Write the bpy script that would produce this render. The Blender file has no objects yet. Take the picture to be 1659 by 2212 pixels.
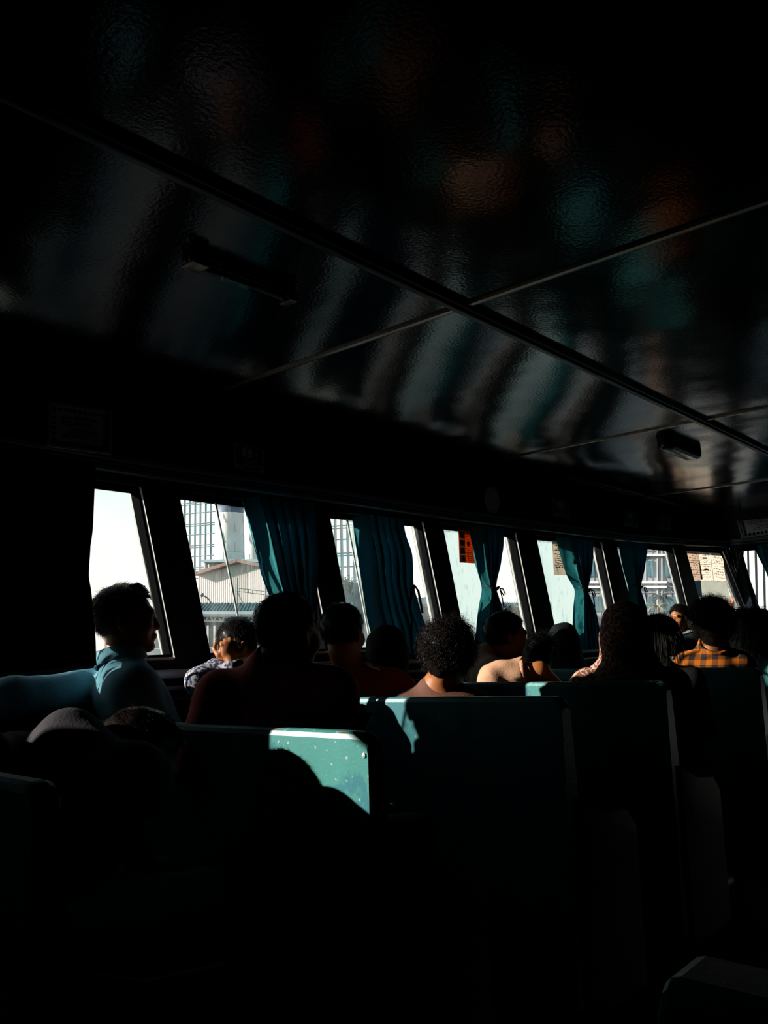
import bpy, math, random
import numpy as np
from mathutils import Vector, Matrix, Euler
random.seed(7); RNG = np.random.default_rng(7)
SC = bpy.context.scene
COL = SC.collection
# ------------------------------------------------------------------ camera
W, H = 1659, 2212
CX, CY = W/2, H/2
VR = np.array([2420-CX, 1340-CY]); VL = np.array([-1250-CX, 1440-CY])
FPX = math.sqrt(-(VR@VL))
_x = np.array([*VR, FPX]); _x /= np.linalg.norm(_x)
_y = np.array([*VL, FPX]); _y /= np.linalg.norm(_y)
_z = np.cross(_y, _x)
if _z[1] > 0: _z = -_z
M3 = np.stack([_x, _y, _z])
EYE = np.array([0, 0, 1.1])
def ray(px, py): return M3 @ np.array([(px-CX)/FPX, (py-CY)/FPX, 1.0])
def P(px, py, d): return EYE + d*ray(px, py)
def onX(px, py, X): r = ray(px, py); return EYE + r*(X/r[0])
def onY(px, py, Y): r = ray(px, py); return EYE + r*(Y/r[1])
def onZ(px, py, Z): r = ray(px, py); return EYE + r*((Z-1.1)/r[2])
def onPlane(px, py, o, n):
    r = ray(px, py); return EYE + r*(np.dot(np.array(o)-EYE, n)/np.dot(r, n))
cam = bpy.data.cameras.new('camera'); camo = bpy.data.objects.new('camera', cam); COL.objects.link(camo)
rot = Matrix(np.stack([M3[:, 0], -M3[:, 1], -M3[:, 2]], 1).tolist())
camo.matrix_world = Matrix.Translation(Vector(EYE)) @ rot.to_4x4()
cam.sensor_fit = 'AUTO'; cam.sensor_width = 36; cam.lens = FPX/H*36; cam.clip_start = .02; cam.clip_end = 600
SC.camera = camo
SC.view_settings.view_transform = 'Standard'; SC.view_settings.look = 'None'
SC.view_settings.gamma = 1; SC.view_settings.exposure = 0

# ------------------------------------------------------------------ materials
MATS = {}; AL = .72
def mat(name, col, rough=.6, metal=0, spec=.5, var=0, vscale=8, bump=0, bscale=40, col2=None, thr=None, transl=0, alpha=None, coat=0, coords='Object', detail=4, stretch=None, tcol=None):
    if name in MATS: return MATS[name]
    col = tuple(x*AL for x in col); col2 = tuple(x*AL for x in col2) if col2 else None; tcol = tuple(x*AL for x in tcol) if tcol else None
    m = bpy.data.materials.new(name); m.use_nodes = True
    nt = m.node_tree; n = nt.nodes; L = nt.links
    b = n['Principled BSDF']; out = n['Material Output']
    b.inputs['Roughness'].default_value = rough; b.inputs['Metallic'].default_value = metal
    b.inputs['Specular IOR Level'].default_value = spec
    b.inputs['Coat Weight'].default_value = coat
    c = (*col, 1)
    b.inputs['Base Color'].default_value = c
    tc = n.new('ShaderNodeTexCoord'); vec = tc.outputs[coords]
    if stretch:
        mp = n.new('ShaderNodeMapping'); mp.inputs['Scale'].default_value = stretch
        L.new(vec, mp.inputs['Vector']); vec = mp.outputs['Vector']
    colout = None
    if col2 or var:
        nz = n.new('ShaderNodeTexNoise'); nz.inputs['Scale'].default_value = vscale; nz.inputs['Detail'].default_value = detail
        L.new(vec, nz.inputs['Vector'])
        r = n.new('ShaderNodeValToRGB')
        t = thr if thr else (.3, .7)
        r.color_ramp.elements[0].position = t[0]; r.color_ramp.elements[1].position = t[1]
        c2 = col2 if col2 else tuple(x*(1-var) for x in col)
        r.color_ramp.elements[0].color = (*c2, 1); r.color_ramp.elements[1].color = c
        L.new(nz.outputs['Fac'], r.inputs['Fac']); L.new(r.outputs['Color'], b.inputs['Base Color']); colout = r.outputs['Color']
    if bump:
        nb = n.new('ShaderNodeTexNoise'); nb.inputs['Scale'].default_value = bscale; nb.inputs['Detail'].default_value = 3
        L.new(vec, nb.inputs['Vector'])
        bp = n.new('ShaderNodeBump'); bp.inputs['Strength'].default_value = bump; bp.inputs['Distance'].default_value = .01
        L.new(nb.outputs['Fac'], bp.inputs['Height']); L.new(bp.outputs['Normal'], b.inputs['Normal'])
    if transl:
        t = n.new('ShaderNodeBsdfTranslucent'); t.inputs['Color'].default_value = c
        if tcol: t.inputs['Color'].default_value = (*tcol, 1)
        elif colout: L.new(colout, t.inputs['Color'])
        mx = n.new('ShaderNodeMixShader'); mx.inputs['Fac'].default_value = transl
        L.new(b.outputs[0], mx.inputs[1]); L.new(t.outputs[0], mx.inputs[2]); L.new(mx.outputs[0], out.inputs['Surface'])
    MATS[name] = m
    return m
def glass_mat(name, tint, dirt_col, dirt0, dirt1, scale, stretch=(1, 1, .35), scratch=.0):
    """Window pane: clear film with patches of dried salt that scatter light."""
    m = bpy.data.materials.new(name); m.use_nodes = True; nt = m.node_tree; n = nt.nodes; L = nt.links
    for x in list(n):
        if x.type == 'BSDF_PRINCIPLED': n.remove(x)
    out = n['Material Output']
    tr = n.new('ShaderNodeBsdfTransparent'); tr.inputs['Color'].default_value = (*tint, 1)
    gl = n.new('ShaderNodeBsdfGlossy'); gl.inputs['Roughness'].default_value = .03; gl.inputs['Color'].default_value = (.8, .9, .95, 1)
    m1 = n.new('ShaderNodeMixShader'); m1.inputs['Fac'].default_value = .04
    L.new(tr.outputs[0], m1.inputs[1]); L.new(gl.outputs[0], m1.inputs[2])
    tl = n.new('ShaderNodeBsdfTranslucent'); tl.inputs['Color'].default_value = (*dirt_col, 1)
    tc = n.new('ShaderNodeTexCoord'); mp = n.new('ShaderNodeMapping'); mp.inputs['Scale'].default_value = stretch
    L.new(tc.outputs['Object'], mp.inputs['Vector'])
    nz = n.new('ShaderNodeTexNoise'); nz.inputs['Scale'].default_value = scale; nz.inputs['Detail'].default_value = 8; nz.inputs['Roughness'].default_value = .65
    L.new(mp.outputs['Vector'], nz.inputs['Vector'])
    r = n.new('ShaderNodeMapRange'); r.inputs['From Min'].default_value = .4; r.inputs['From Max'].default_value = .62
    r.inputs['To Min'].default_value = dirt0; r.inputs['To Max'].default_value = dirt1
    L.new(nz.outputs['Fac'], r.inputs['Value'])
    fac = r.outputs['Result']
    if scratch:
        n2 = n.new('ShaderNodeTexNoise'); n2.inputs['Scale'].default_value = 45; n2.inputs['Detail'].default_value = 5
        mp2 = n.new('ShaderNodeMapping'); mp2.inputs['Scale'].default_value = (1, 1, .3); L.new(tc.outputs['Object'], mp2.inputs['Vector'])
        L.new(mp2.outputs['Vector'], n2.inputs['Vector'])
        r2 = n.new('ShaderNodeMapRange'); r2.inputs['From Min'].default_value = .57; r2.inputs['From Max'].default_value = .62; r2.inputs['To Max'].default_value = scratch
        L.new(n2.outputs['Fac'], r2.inputs['Value'])
        ad = n.new('ShaderNodeMath'); ad.operation = 'ADD'; ad.use_clamp = True
        L.new(fac, ad.inputs[0]); L.new(r2.outputs['Result'], ad.inputs[1]); fac = ad.outputs[0]
    m2 = n.new('ShaderNodeMixShader'); L.new(fac, m2.inputs['Fac'])
    L.new(m1.outputs[0], m2.inputs[1]); L.new(tl.outputs[0], m2.inputs[2]); L.new(m2.outputs[0], out.inputs['Surface'])
    return m

# ------------------------------------------------------------------ mesh building
WLOC = {}
class MB:
    def __init__(s): s.v = []; s.f = []; s.mi = []
    def add(s, v, f, mi=0):
        o = len(s.v); s.v += [tuple(map(float, p)) for p in v]; s.f += [tuple(int(i)+o for i in q) for q in f]; s.mi += [mi]*len(f)
    def box(s, a, b, mi=0):
        (x0, y0, z0), (x1, y1, z1) = a, b
        v = [(x0,y0,z0),(x1,y0,z0),(x1,y1,z0),(x0,y1,z0),(x0,y0,z1),(x1,y0,z1),(x1,y1,z1),(x0,y1,z1)]
        s.hexa(v, mi)
    def hexa(s, v, mi=0):
        s.add(v, [(0,3,2,1),(4,5,6,7),(0,1,5,4),(1,2,6,5),(2,3,7,6),(3,0,4,7)], mi)
    def prism(s, poly, ext, mi=0):
        """poly: 3-D points of a flat outline; ext: vector it is extruded along"""
        n = len(poly); p = [np.array(q, float) for q in poly]; e = np.array(ext, float)
        nrm = sum((np.cross(p[i]-p[0], p[(i+1) % n]-p[0]) for i in range(n)), np.zeros(3))
        if np.dot(nrm, e) > 0: p = p[::-1]
        v = p+[q+e for q in p]
        s.add(v, [tuple(range(n)), tuple(range(2*n-1, n-1, -1))]+[(i, i+n, (i+1) % n+n, (i+1) % n)[::-1] if False else ((i+1) % n, i, i+n, (i+1) % n+n) for i in range(n)], mi)
    def bar(s, a, b, w, h=None, mi=0, up=(0, 0, 1)):
        a = np.array(a, float); b = np.array(b, float); h = h or w
        t = (b-a)/np.linalg.norm(b-a); u = np.array(up, float)
        if abs(t@u) > .95: u = np.array([1., 0, 0])
        r = np.cross(t, u); r /= np.linalg.norm(r); u = np.cross(r, t)
        q = [(-w/2, -h/2), (w/2, -h/2), (w/2, h/2), (-w/2, h/2)]
        s.hexa([a+r*x+u*y for x, y in q]+[b+r*x+u*y for x, y in q], mi)
    def tube(s, pts, r, n=8, mi=0, cap=True):
        pts = [np.array(p, float) for p in pts]; k = len(pts)
        rr = r if hasattr(r, '__len__') else [r]*k
        t0 = pts[1]-pts[0]; u = np.array([0, 0, 1.]) if abs(t0[2]) < .9*np.linalg.norm(t0) else np.array([1., 0, 0])
        v = []
        for i in range(k):
            t = pts[min(i+1, k-1)]-pts[max(i-1, 0)]; t /= np.linalg.norm(t)+1e-9
            a = np.cross(t, u); a /= np.linalg.norm(a)+1e-9; b = np.cross(t, a); u = -b if False else u
            for j in range(n):
                g = 2*math.pi*j/n; v.append(pts[i]+rr[i]*(a*math.cos(g)+b*math.sin(g)))
        f = [(i*n+j, i*n+(j+1) % n, (i+1)*n+(j+1) % n, (i+1)*n+j) for i in range(k-1) for j in range(n)]
        if cap: f += [tuple(range(n-1, -1, -1)), tuple(range((k-1)*n, k*n))]
        s.add(v, f, mi)
    def lathe(s, prof, c, axis=(0, 0, 1), n=24, mi=0):
        ax = np.array(axis, float); ax /= np.linalg.norm(ax)
        a = np.cross(ax, [1, 0, 0] if abs(ax[0]) < .9 else [0, 1, 0]); a /= np.linalg.norm(a); b = np.cross(ax, a)
        c = np.array(c, float); v = []
        for r, h in prof:
            for j in range(n):
                g = 2*math.pi*j/n; v.append(c+ax*h+r*(a*math.cos(g)+b*math.sin(g)))
        k = len(prof)
        f = [(i*n+j, i*n+(j+1) % n, (i+1)*n+(j+1) % n, (i+1)*n+j) for i in range(k-1) for j in range(n)]
        s.add(v, f, mi)
    def build(s, name, m, parent=None, smooth=False, bevel=0):
        return mesh_obj(name, s.v, s.f, m, parent, smooth, s.mi, bevel)
def mesh_obj(name, v, f, m, parent=None, smooth=False, mi=None, bevel=0, solid=0, arr=False):
    off = WLOC[parent.name] if parent is not None else np.zeros(3)
    me = bpy.data.meshes.new(name)
    v = np.asarray(v, float)
    base = None
    if parent is None:
        lo, hi = v.min(0), v.max(0); base = np.array([(lo[0]+hi[0])/2, (lo[1]+hi[1])/2, lo[2]]); off = base
    me.from_pydata((v-off).tolist(), [], f if not arr else f.tolist())
    o = bpy.data.objects.new(name, me); COL.objects.link(o)
    ms = m if isinstance(m, (list, tuple)) else [m]
    for x in ms: me.materials.append(x)
    if mi is not None and len(ms) > 1: me.polygons.foreach_set('material_index', mi)
    if smooth: me.polygons.foreach_set('use_smooth', [True]*len(me.polygons))
    me.update()
    if parent is not None: o.parent = parent; WLOC[o.name] = off
    else: o.location = base; WLOC[o.name] = base
    if bevel:
        b = o.modifiers.new('bevel', 'BEVEL'); b.width = bevel; b.segments = 3; b.limit_method = 'ANGLE'; b.angle_limit = .7
        me.polygons.foreach_set('use_smooth', [True]*len(me.polygons))
    if solid:
        b = o.modifiers.new('solid', 'SOLIDIFY'); b.thickness = solid; b.offset = 0
    return o
def empty(name, loc):
    o = bpy.data.objects.new(name, None); COL.objects.link(o); o.location = tuple(map(float, loc)); o.empty_display_size = .1
    WLOC[o.name] = np.array(loc, float); return o
def tag(o, label=None, cat=None, group=None, kind=None):
    for k, x in (('label', label), ('category', cat), ('group', group), ('kind', kind)):
        if x: o[k] = x
    return o
def sub(o, label): o['label'] = label; return o

# ------------------------------------------------------------------ smooth distance-field bodies
def rotm(yaw, pitch=0, roll=0):
    return np.array((Matrix.Rotation(yaw, 3, 'Z') @ Matrix.Rotation(pitch, 3, 'Y') @ Matrix.Rotation(roll, 3, 'X')))
def E(c, r, R=None, k=.03): return ('e', np.array(c, float), np.array(r, float), R, k)
def Cc(a, b, ra, rb, k=.025, flat=False): return ('c', np.array(a, float), np.array(b, float), ra, rb, k, flat)
def S(c, r, R=None): return ('s', np.array(c, float), np.array(r, float), R)          # carve
def HP(c, n): return ('h', np.array(c, float), np.array(n, float)/np.linalg.norm(n))  # keep the side n points away from
def surfnet(prims, h, noise=None, smooth=1, inflate=0):
    lo = np.full(3, 1e9); hi = np.full(3, -1e9)
    for p in prims:
        if p[0] == 'e': lo = np.minimum(lo, p[1]-p[2].max()); hi = np.maximum(hi, p[1]+p[2].max())
        if p[0] == 'c':
            m = max(p[3], p[4]); lo = np.minimum(lo, np.minimum(p[1], p[2])-m); hi = np.maximum(hi, np.maximum(p[1], p[2])+m)
    lo -= 3*h+inflate+.012; hi += 3*h+inflate+.012
    n = np.ceil((hi-lo)/h).astype(int)+1
    ax = [lo[i]+h*np.arange(n[i]) for i in range(3)]
    F = np.full(n, .08, np.float32)
    def block(a, b):
        i0 = np.maximum(np.floor((a-lo)/h).astype(int), 0); i1 = np.minimum(np.ceil((b-lo)/h).astype(int)+1, n)
        sl = tuple(slice(i0[i], max(i1[i], i0[i]+1)) for i in range(3))
        X = ax[0][sl[0]][:, None, None].astype(np.float32); Y = ax[1][sl[1]][None, :, None].astype(np.float32); Z = ax[2][sl[2]][None, None, :].astype(np.float32)
        return sl, X, Y, Z
    for p in prims:
        if p[0] in 'es':
            r = p[2]+(inflate if p[0] == 'e' else 0); m = r.max()+.05
            sl, X, Y, Z = block(p[1]-m, p[1]+m)
            x, y, z = X-p[1][0], Y-p[1][1], Z-p[1][2]
            if p[3] is not None:
                R = p[3]; x, y, z = (R[0, 0]*x+R[1, 0]*y+R[2, 0]*z, R[0, 1]*x+R[1, 1]*y+R[2, 1]*z, R[0, 2]*x+R[1, 2]*y+R[2, 2]*z)
            k0 = np.sqrt((x/r[0])**2+(y/r[1])**2+(z/r[2])**2)+1e-6; k1 = np.sqrt((x/r[0]**2)**2+(y/r[1]**2)**2+(z/r[2]**2)**2)+1e-6
            d = k0*(k0-1)/k1
            if p[0] == 's': F[sl] = np.maximum(F[sl], -d); continue
            k = p[4]
        elif p[0] == 'c':
            a, b, ra, rb, k, flat = p[1:]; ra = ra+inflate; rb = rb+inflate
            m = max(ra, rb)+.05
            sl, X, Y, Z = block(np.minimum(a, b)-m, np.maximum(a, b)+m)
            ab = b-a; L = max(np.linalg.norm(ab), 1e-6); u = ab/L
            x, y, z = X-a[0], Y-a[1], Z-a[2]
            t0 = x*u[0]+y*u[1]+z*u[2]; t = np.clip(t0/L, 0, 1)
            d = np.sqrt((x-ab[0]*t)**2+(y-ab[1]*t)**2+(z-ab[2]*t)**2)-(ra+(rb-ra)*t)
            if flat: d = np.maximum(d, t0-L)
        elif p[0] == 'h':
            X = ax[0][:, None, None]; Y = ax[1][None, :, None]; Z = ax[2][None, None, :]
            d = (X-p[1][0])*p[2][0]+(Y-p[1][1])*p[2][1]+(Z-p[1][2])*p[2][2]
            F = np.maximum(F, d.astype(np.float32)); continue
        f = F[sl]; g = np.maximum(k-np.abs(f-d), 0)/k
        F[sl] = np.minimum(f, d)-g*g*k*.25
    if noise is not None:
        X = ax[0][:, None, None]; Y = ax[1][None, :, None]; Z = ax[2][None, None, :]
        F = F+noise(X, Y, Z).astype(np.float32)
    I = F < 0
    I[0] = I[-1] = False; I[:, 0] = I[:, -1] = False; I[:, :, 0] = I[:, :, -1] = False
    F = np.where(I, F, np.maximum(F, 1e-5))
    cnt = np.zeros(n-1, np.int8)
    offs = [(i, j, k) for i in (0, 1) for j in (0, 1) for k in (0, 1)]
    for o in offs: cnt += I[o[0]:n[0]-1+o[0], o[1]:n[1]-1+o[1], o[2]:n[2]-1+o[2]]
    act = np.argwhere((cnt > 0) & (cnt < 8))
    idx = np.full(n-1, -1, np.int64); idx[tuple(act.T)] = np.arange(len(act))
    acc = np.zeros((len(act), 3)); num = np.zeros(len(act))
    for o in offs:
        for a in range(3):
            if o[a] == 1: continue
            q = list(o); q[a] = 1
            f0 = F[act[:, 0]+o[0], act[:, 1]+o[1], act[:, 2]+o[2]]; f1 = F[act[:, 0]+q[0], act[:, 1]+q[1], act[:, 2]+q[2]]
            x = (f0 < 0) != (f1 < 0); t = np.where(x, f0/np.where(f0 == f1, 1, f0-f1), 0)
            pt = np.tile(np.array(o, float), (len(act), 1)); pt[:, a] += t
            acc[x] += pt[x]; num[x] += 1
    V = lo+h*(act+acc/num[:, None])
    Q = []
    for a in range(3):
        b, c = (a+1) % 3, (a+2) % 3
        s0 = [slice(None)]*3; s1 = [slice(None)]*3; s0[a] = slice(0, -1); s1[a] = slice(1, None)
        for ss in (s0, s1): ss[b] = slice(1, -1); ss[c] = slice(1, -1)
        A = I[tuple(s0)]; B = I[tuple(s1)]
        e = np.argwhere(A != B); fl = A[tuple(e.T)]
        e = e.copy(); e[:, b] += 1; e[:, c] += 1
        def cell(db, dc):
            q = e.copy(); q[:, b] += db; q[:, c] += dc; return idx[tuple(q.T)]
        q = np.stack([cell(-1, -1), cell(0, -1), cell(0, 0), cell(-1, 0)], 1)
        q[~fl] = q[~fl][:, ::-1]
        Q.append(q)
    Q = np.concatenate(Q)
    for _ in range(smooth):
        ia = Q.ravel(); ib = np.roll(Q, -1, 1).ravel(); N = len(V)
        c_ = np.bincount(ia, minlength=N)+np.bincount(ib, minlength=N)
        s_ = np.stack([np.bincount(ia, V[ib, k], N)+np.bincount(ib, V[ia, k], N) for k in range(3)], 1)
        V = V*.5+.5*s_/c_[:, None]
    return V, Q
def sdf_obj(name, prims, m, parent, h=.009, noise=None, smooth=1, inflate=0):
    V, Q = surfnet(prims, h, noise, smooth, inflate)
    return mesh_obj(name, V, Q, m, parent, smooth=True, arr=True)
AL = .72
# ------------------------------------------------------------------ people
SKIN = mat('skin', (.36, .115, .03), .5, spec=.3, var=.25, vscale=14)
HAIRM = mat('black_hair', (.009, .006, .005), .36, spec=.07, var=.4, vscale=60)
HAIRB = mat('dark_brown_hair', (.05, .022, .013), .36, spec=.15, var=.5, vscale=60)
TROUSER = mat('dark_trousers', (.02, .022, .03), .8, var=.3)
SHOE = mat('dark_shoes', (.012, .012, .014), .5)
def nz(a): return a/np.linalg.norm(a)
def head_prims(Hc, R, s, nose=1):
    g = lambda x, y, z: Hc+R@(s*np.array([x, y, z], float))
    e = lambda c, r, k=.02, R2=None: E(g(*c), s*np.array(r), R if R2 is None else R@R2, k*s)
    p = [e((-.012, 0, .028), (.098, .077, .088)), e((.03, 0, -.03), (.064, .061, .085), .03), e((.045, 0, -.085), (.04, .046, .034), .03),
         e((.078, 0, -.104), (.019, .024, .016), .02), Cc(g(.088, -.034, .018), g(.088, .034, .018), .013*s, .013*s, .02*s),
         Cc(g(.092, 0, .008), g(.108*nose, 0, -.034), .0075*s, .0125*s, .012*s), e((.098, .011, -.038), (.011, .008, .008), .01), e((.098, -.011, -.038), (.011, .008, .008), .01),
         e((.095, 0, -.062), (.011, .024, .0075), .008), e((.093, 0, -.073), (.011, .021, .008), .008),
         e((.062, .042, -.03), (.028, .026, .026), .03), e((.062, -.042, -.03), (.028, .026, .026), .03)]
    for q in (1, -1):
        p.append(S(g(.1, q*.033, -.002), s*np.array([.02, .02, .012]), R))
        p.append(e((.084, q*.032, -.003), (.0125, .014, .0115), .004))
        ra = rotm(q*-.35, .2)
        p.append(e((-.006, q*.079, -.008), (.021, .009, .033), .008, ra)); p.append(S(g(-.002, q*.088, -.004), s*np.array([.012, .006, .02]), R@ra))
        p.append(e((-.001, q*.076, -.036), (.011, .007, .011), .006))
    return p
def hand_prims(w, d, nrm, s=1, curl=.6, side=1, spread=.0):
    """wrist w, direction d along the palm, nrm out of the back of the hand; five bent fingers"""
    d = nz(np.array(d, float)); nrm = nz(np.array(nrm, float)-d*np.dot(nrm, d)); t = np.cross(nrm, d)*side
    p = [E(w+d*.045*s, s*np.array([.05, .040, .017]), np.stack([d, t, nrm], 1), .012)]
    for i, (o, L) in enumerate(((-.030, .072), (-.010, .084), (.011, .080), (.030, .062))):
        a = w+d*(.085 if i in (1, 2) else .078)*s+t*o*s; dd = d+t*o*spread; c = a
        for j, (fr, an) in enumerate(((.45, curl*.7), (.32, curl*1.7), (.23, curl*2.5))):
            v = dd*math.cos(an)-nrm*math.sin(an); b = c+nz(v)*L*fr*s
            p.append(Cc(c, b, (.0098-.001*j)*s, (.009-.001*j)*s, .004)); c = b
    a = w+d*.028*s-t*.034*s; b = a+(d*.55-t*.75-nrm*.35*curl)*.036*s; c = b+(d*.9-t*.15-nrm*.5*curl)*.03*s
    p += [Cc(a, b, .0125*s, .0105*s, .008), Cc(b, c, .0105*s, .0085*s, .004)]
    return p
def folds(k1, k2, amp, ph=0):
    def f(X, Y, Z): return amp*(np.sin(k1*(X*.8+Z*.9)+1.7*np.sin(9*Y+ph))*np.sin(k2*(Y-X*.4)+2.1*np.sin(7*Z+ph))+.5*np.sin(38*(Z+.5*Y)+3*np.sin(11*X+ph)))
    return f
HEADN = (-.75, 0, .66)
def strands(Hc, R, s, n, kind, length, thick, seed, c=-.005, lift=.012, nd=HEADN, wild=.35):
    r = np.random.default_rng(seed)
    d = r.normal(size=(n*3, 3)); d /= np.linalg.norm(d, axis=1)[:, None]
    rad = np.array([.098, .077, .088])+lift; p = np.array([-.012, 0, .028])+d*rad
    nd = np.array(nd)/np.linalg.norm(nd)
    keep = p@nd > c; p = p[keep][:n]; nrm = (d/rad)[keep][:n]; nrm /= np.linalg.norm(nrm, axis=1)[:, None]
    n = len(p); K = {'short': 4, 'curl': 8, 'long': 9}[kind]
    L = length*(.6+.8*r.random(n))
    crown = np.array([-.05, 0, .11]); fl = p-crown; fl -= nrm*(fl*nrm).sum(1)[:, None]; fl /= np.linalg.norm(fl, axis=1)[:, None]+1e-6
    rnd = r.normal(size=(n, 3))
    if kind == 'long': dirs = fl*.8+nrm*.25+rnd*.05
    elif kind == 'short': dirs = fl*.85+nrm*.4+rnd*wild*.5
    else: dirs = nrm*.8+fl*.4+rnd*wild
    dirs /= np.linalg.norm(dirs, axis=1)[:, None]
    pts = np.zeros((n, K, 3)); q = p-nrm*.004; ph = r.random(n)*6.28
    up = np.array([0, 0, -1.]); b1 = np.cross(dirs, nrm+.01); b1 /= np.linalg.norm(b1, axis=1)[:, None]+1e-6; b2 = np.cross(dirs, b1)
    dd = dirs.copy()
    for j in range(K):
        pts[:, j] = q
        if kind == 'curl': pts[:, j] += .0075*(b1*np.cos(ph+j*1.25)[:, None]+b2*np.sin(ph+j*1.25)[:, None])
        q = q+dd*(L/(K-1))[:, None]
        if kind == 'long':
            dd = dd+up*.35; rr = ((q-np.array([-.012, 0, .028]))/(rad*1.0)); inside = np.linalg.norm(rr, axis=1) < 1.06
            dd[inside] += nrm[inside]*.4
        if kind == 'short': dd = dd+up*.12
        dd = dd/np.linalg.norm(dd, axis=1)[:, None]
    wr = np.linspace(1, .25, K)*thick*s
    T = np.gradient(pts, axis=1); T /= np.linalg.norm(T, axis=2)[..., None]+1e-9
    A = np.cross(T, nrm[:, None, :]+.013); A /= np.linalg.norm(A, axis=2)[..., None]+1e-9; B = np.cross(T, A)
    ring = np.stack([pts*s+wr[None, :, None]*(A*math.cos(g)+B*math.sin(g)) for g in (0, 2.094, 4.189)], 2)
    V = (ring.reshape(-1, 3))@R.T+Hc
    base = (np.arange(n)*K*3)[:, None, None]; j = np.arange(K-1)[None, :, None]*3; k = np.arange(3)[None, None, :]
    a = base+j+k; b = base+j+(k+1) % 3
    return V, np.stack([a, b, b+3, a+3], -1).reshape(-1, 4)
def hair_obj(parent, Hc, R, s, kind, n, length, thick, seed, m, lift=.012, c=-.005, nd=HEADN, extra=(), h=.006, wild=.35, name='hair', nape=0):
    g = lambda x, y, z: Hc+R@(s*np.array([x, y, z], float))
    prims = [E(g(-.012, 0, .028), s*(np.array([.098, .077, .088])+lift), R, .01)]+list(extra)
    if nape: prims.append(E(g(-.045, 0, -.055), s*np.array([.055, .064, .058])*nape, R, .03))
    nv = np.array(nd)/np.linalg.norm(nd)
    prims.append(HP(g(*(nv*c)), -(R@nv)))
    rr = np.random.default_rng(seed).random(3)*6
    V, Q = surfnet(prims, h, lambda X, Y, Z: .0022*np.sin(95*X+rr[0])*np.sin(105*Y+rr[1])*np.sin(90*Z+rr[2]), 1)
    V2, Q2 = strands(Hc, R, s, n, kind, length, thick, seed, c, lift, nd, wild)
    return mesh_obj(name, np.concatenate([V, V2]), np.concatenate([Q, Q2+len(V)]), m, parent, smooth=True, arr=True)
def figure(label, Hc, hy, hp=0, hr=0, yaw=0., seat=None, s=1., w=.17, NB=None, arms=None, shirt=None, sleeve='long', collar=None, hair=None,
           skin=SKIN, h=.008, fold=None, trouser=TROUSER, stand=False, lean=0, group=None, hs=None, pelvis=None, hijab=None, noise_ph=0, legyaw=0., cup=0.):
    hs = hs or s
    Hc = np.array(Hc, float); R = rotm(hy, hp, hr)
    f = np.array([math.cos(yaw), math.sin(yaw), 0]); l = np.array([-f[1], f[0], 0]); u = np.array([0, 0, 1.])
    NT = Hc+R@(hs*np.array([-.022, 0, -.075]))
    NB = np.array(NB, float) if NB is not None else Hc+R@(hs*np.array([-.03, 0, -.1]))-f*.025*s-u*.095*s
    SCn = NB-u*.045*s
    if pelvis is not None: PV = np.array(pelvis, float)
    elif stand: PV = np.array([SCn[0], SCn[1], max(SCn[2]-.42*s, .3)])-f*.01
    else: PV = np.array([seat[0], seat[1], .56])
    root = empty('person', (PV[0], PV[1], 0)); tag(root, label, 'person', group)
    T = PV-SCn; Tn = nz(T); Rt = np.stack([nz(np.cross(l, -Tn)), l, -Tn], 1)
    c1 = SCn+T*.27; c2 = SCn+T*.62
    sh = {1: SCn+l*w-u*.022*s, -1: SCn-l*w-u*.022*s}
    tl = np.linalg.norm(T)
    torso = [E(c1, (.108*s, w*.93, .36*tl), Rt, .05), E(c2, (.112*s, w*.82, .34*tl), Rt, .06), E(PV, (.125*s, .165*s, .11*s), None, .05),
             Cc(sh[1]-u*.01, sh[-1]-u*.01, .058*s, .058*s, .05), Cc(NB, sh[1]*.7+SCn*.3, .05*s, .045*s, .05), Cc(NB, sh[-1]*.7+SCn*.3, .05*s, .045*s, .05)]
    neck = [Cc(NT, NB-u*.02, .052*hs, .058*hs, .03)]
    armp = []; shp = list(torso); hands = []
    arms = arms or {}
    for q in (1, -1):
        a = arms.get(q, {})
        el = np.array(a['el'], float) if 'el' in a else sh[q]+l*q*.05*s+f*.06*s-u*.27*s
        wr = np.array(a['wr'], float) if 'wr' in a else el+f*.21*s-l*q*.07*s-u*.03
        armp += [Cc(sh[q], el, .05*s, .04*s, .03), Cc(el, wr, .042*s, .027*s, .02)]
        hd = a.get('hd', wr-el); hn = a.get('hn', u)
        hands += hand_prims(wr, hd, hn, s*1.0, a.get('curl', .5), q*a.get('flip', 1))
        if sleeve == 'long': shp += [Cc(sh[q], el, .058*s, .05*s, .04), Cc(el, wr-(wr-el)*.08, .05*s, .037*s, .03, True)]
        elif sleeve == 'short': shp += [Cc(sh[q], sh[q]+(el-sh[q])*a.get('cut', .72), .06*s, .056*s, .04, True)]
    legs = []; leg2 = []
    f0, l0 = f, l; f = np.array([math.cos(legyaw), math.sin(legyaw), 0]); l = np.array([-f[1], f[0], 0])
    for q in (1, -1):
        hip = PV+l*q*.09*s-u*.01
        if stand: kn = hip+f*.02-u*(hip[2]-.08)*.48; an = np.array([hip[0], hip[1], .085*s+.01])
        else:
            kn = hip+f*.40*s; kn[2] = .50; an = kn+f*.02; an[2] = .09
        toe = an+f*.16*s; toe[2] = .036; an_ = an.copy()
        legs += [Cc(hip, kn, .078*s, .055*s, .03), Cc(kn, an, .055*s, .036*s, .02), Cc(an, np.array([an[0], an[1], .045])-f*.02, .036*s, .034*s), Cc(np.array([an[0], an[1], .04]), toe, .036*s, .028*s, .02)]
        leg2 += [Cc(hip, kn, .088*s, .066*s, .04), Cc(kn, an, .066*s, .052*s, .03, True)]

    body = sdf_obj('body', head_prims(Hc, R, hs)+neck+torso+armp+hands+legs, skin, root, h)
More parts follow.
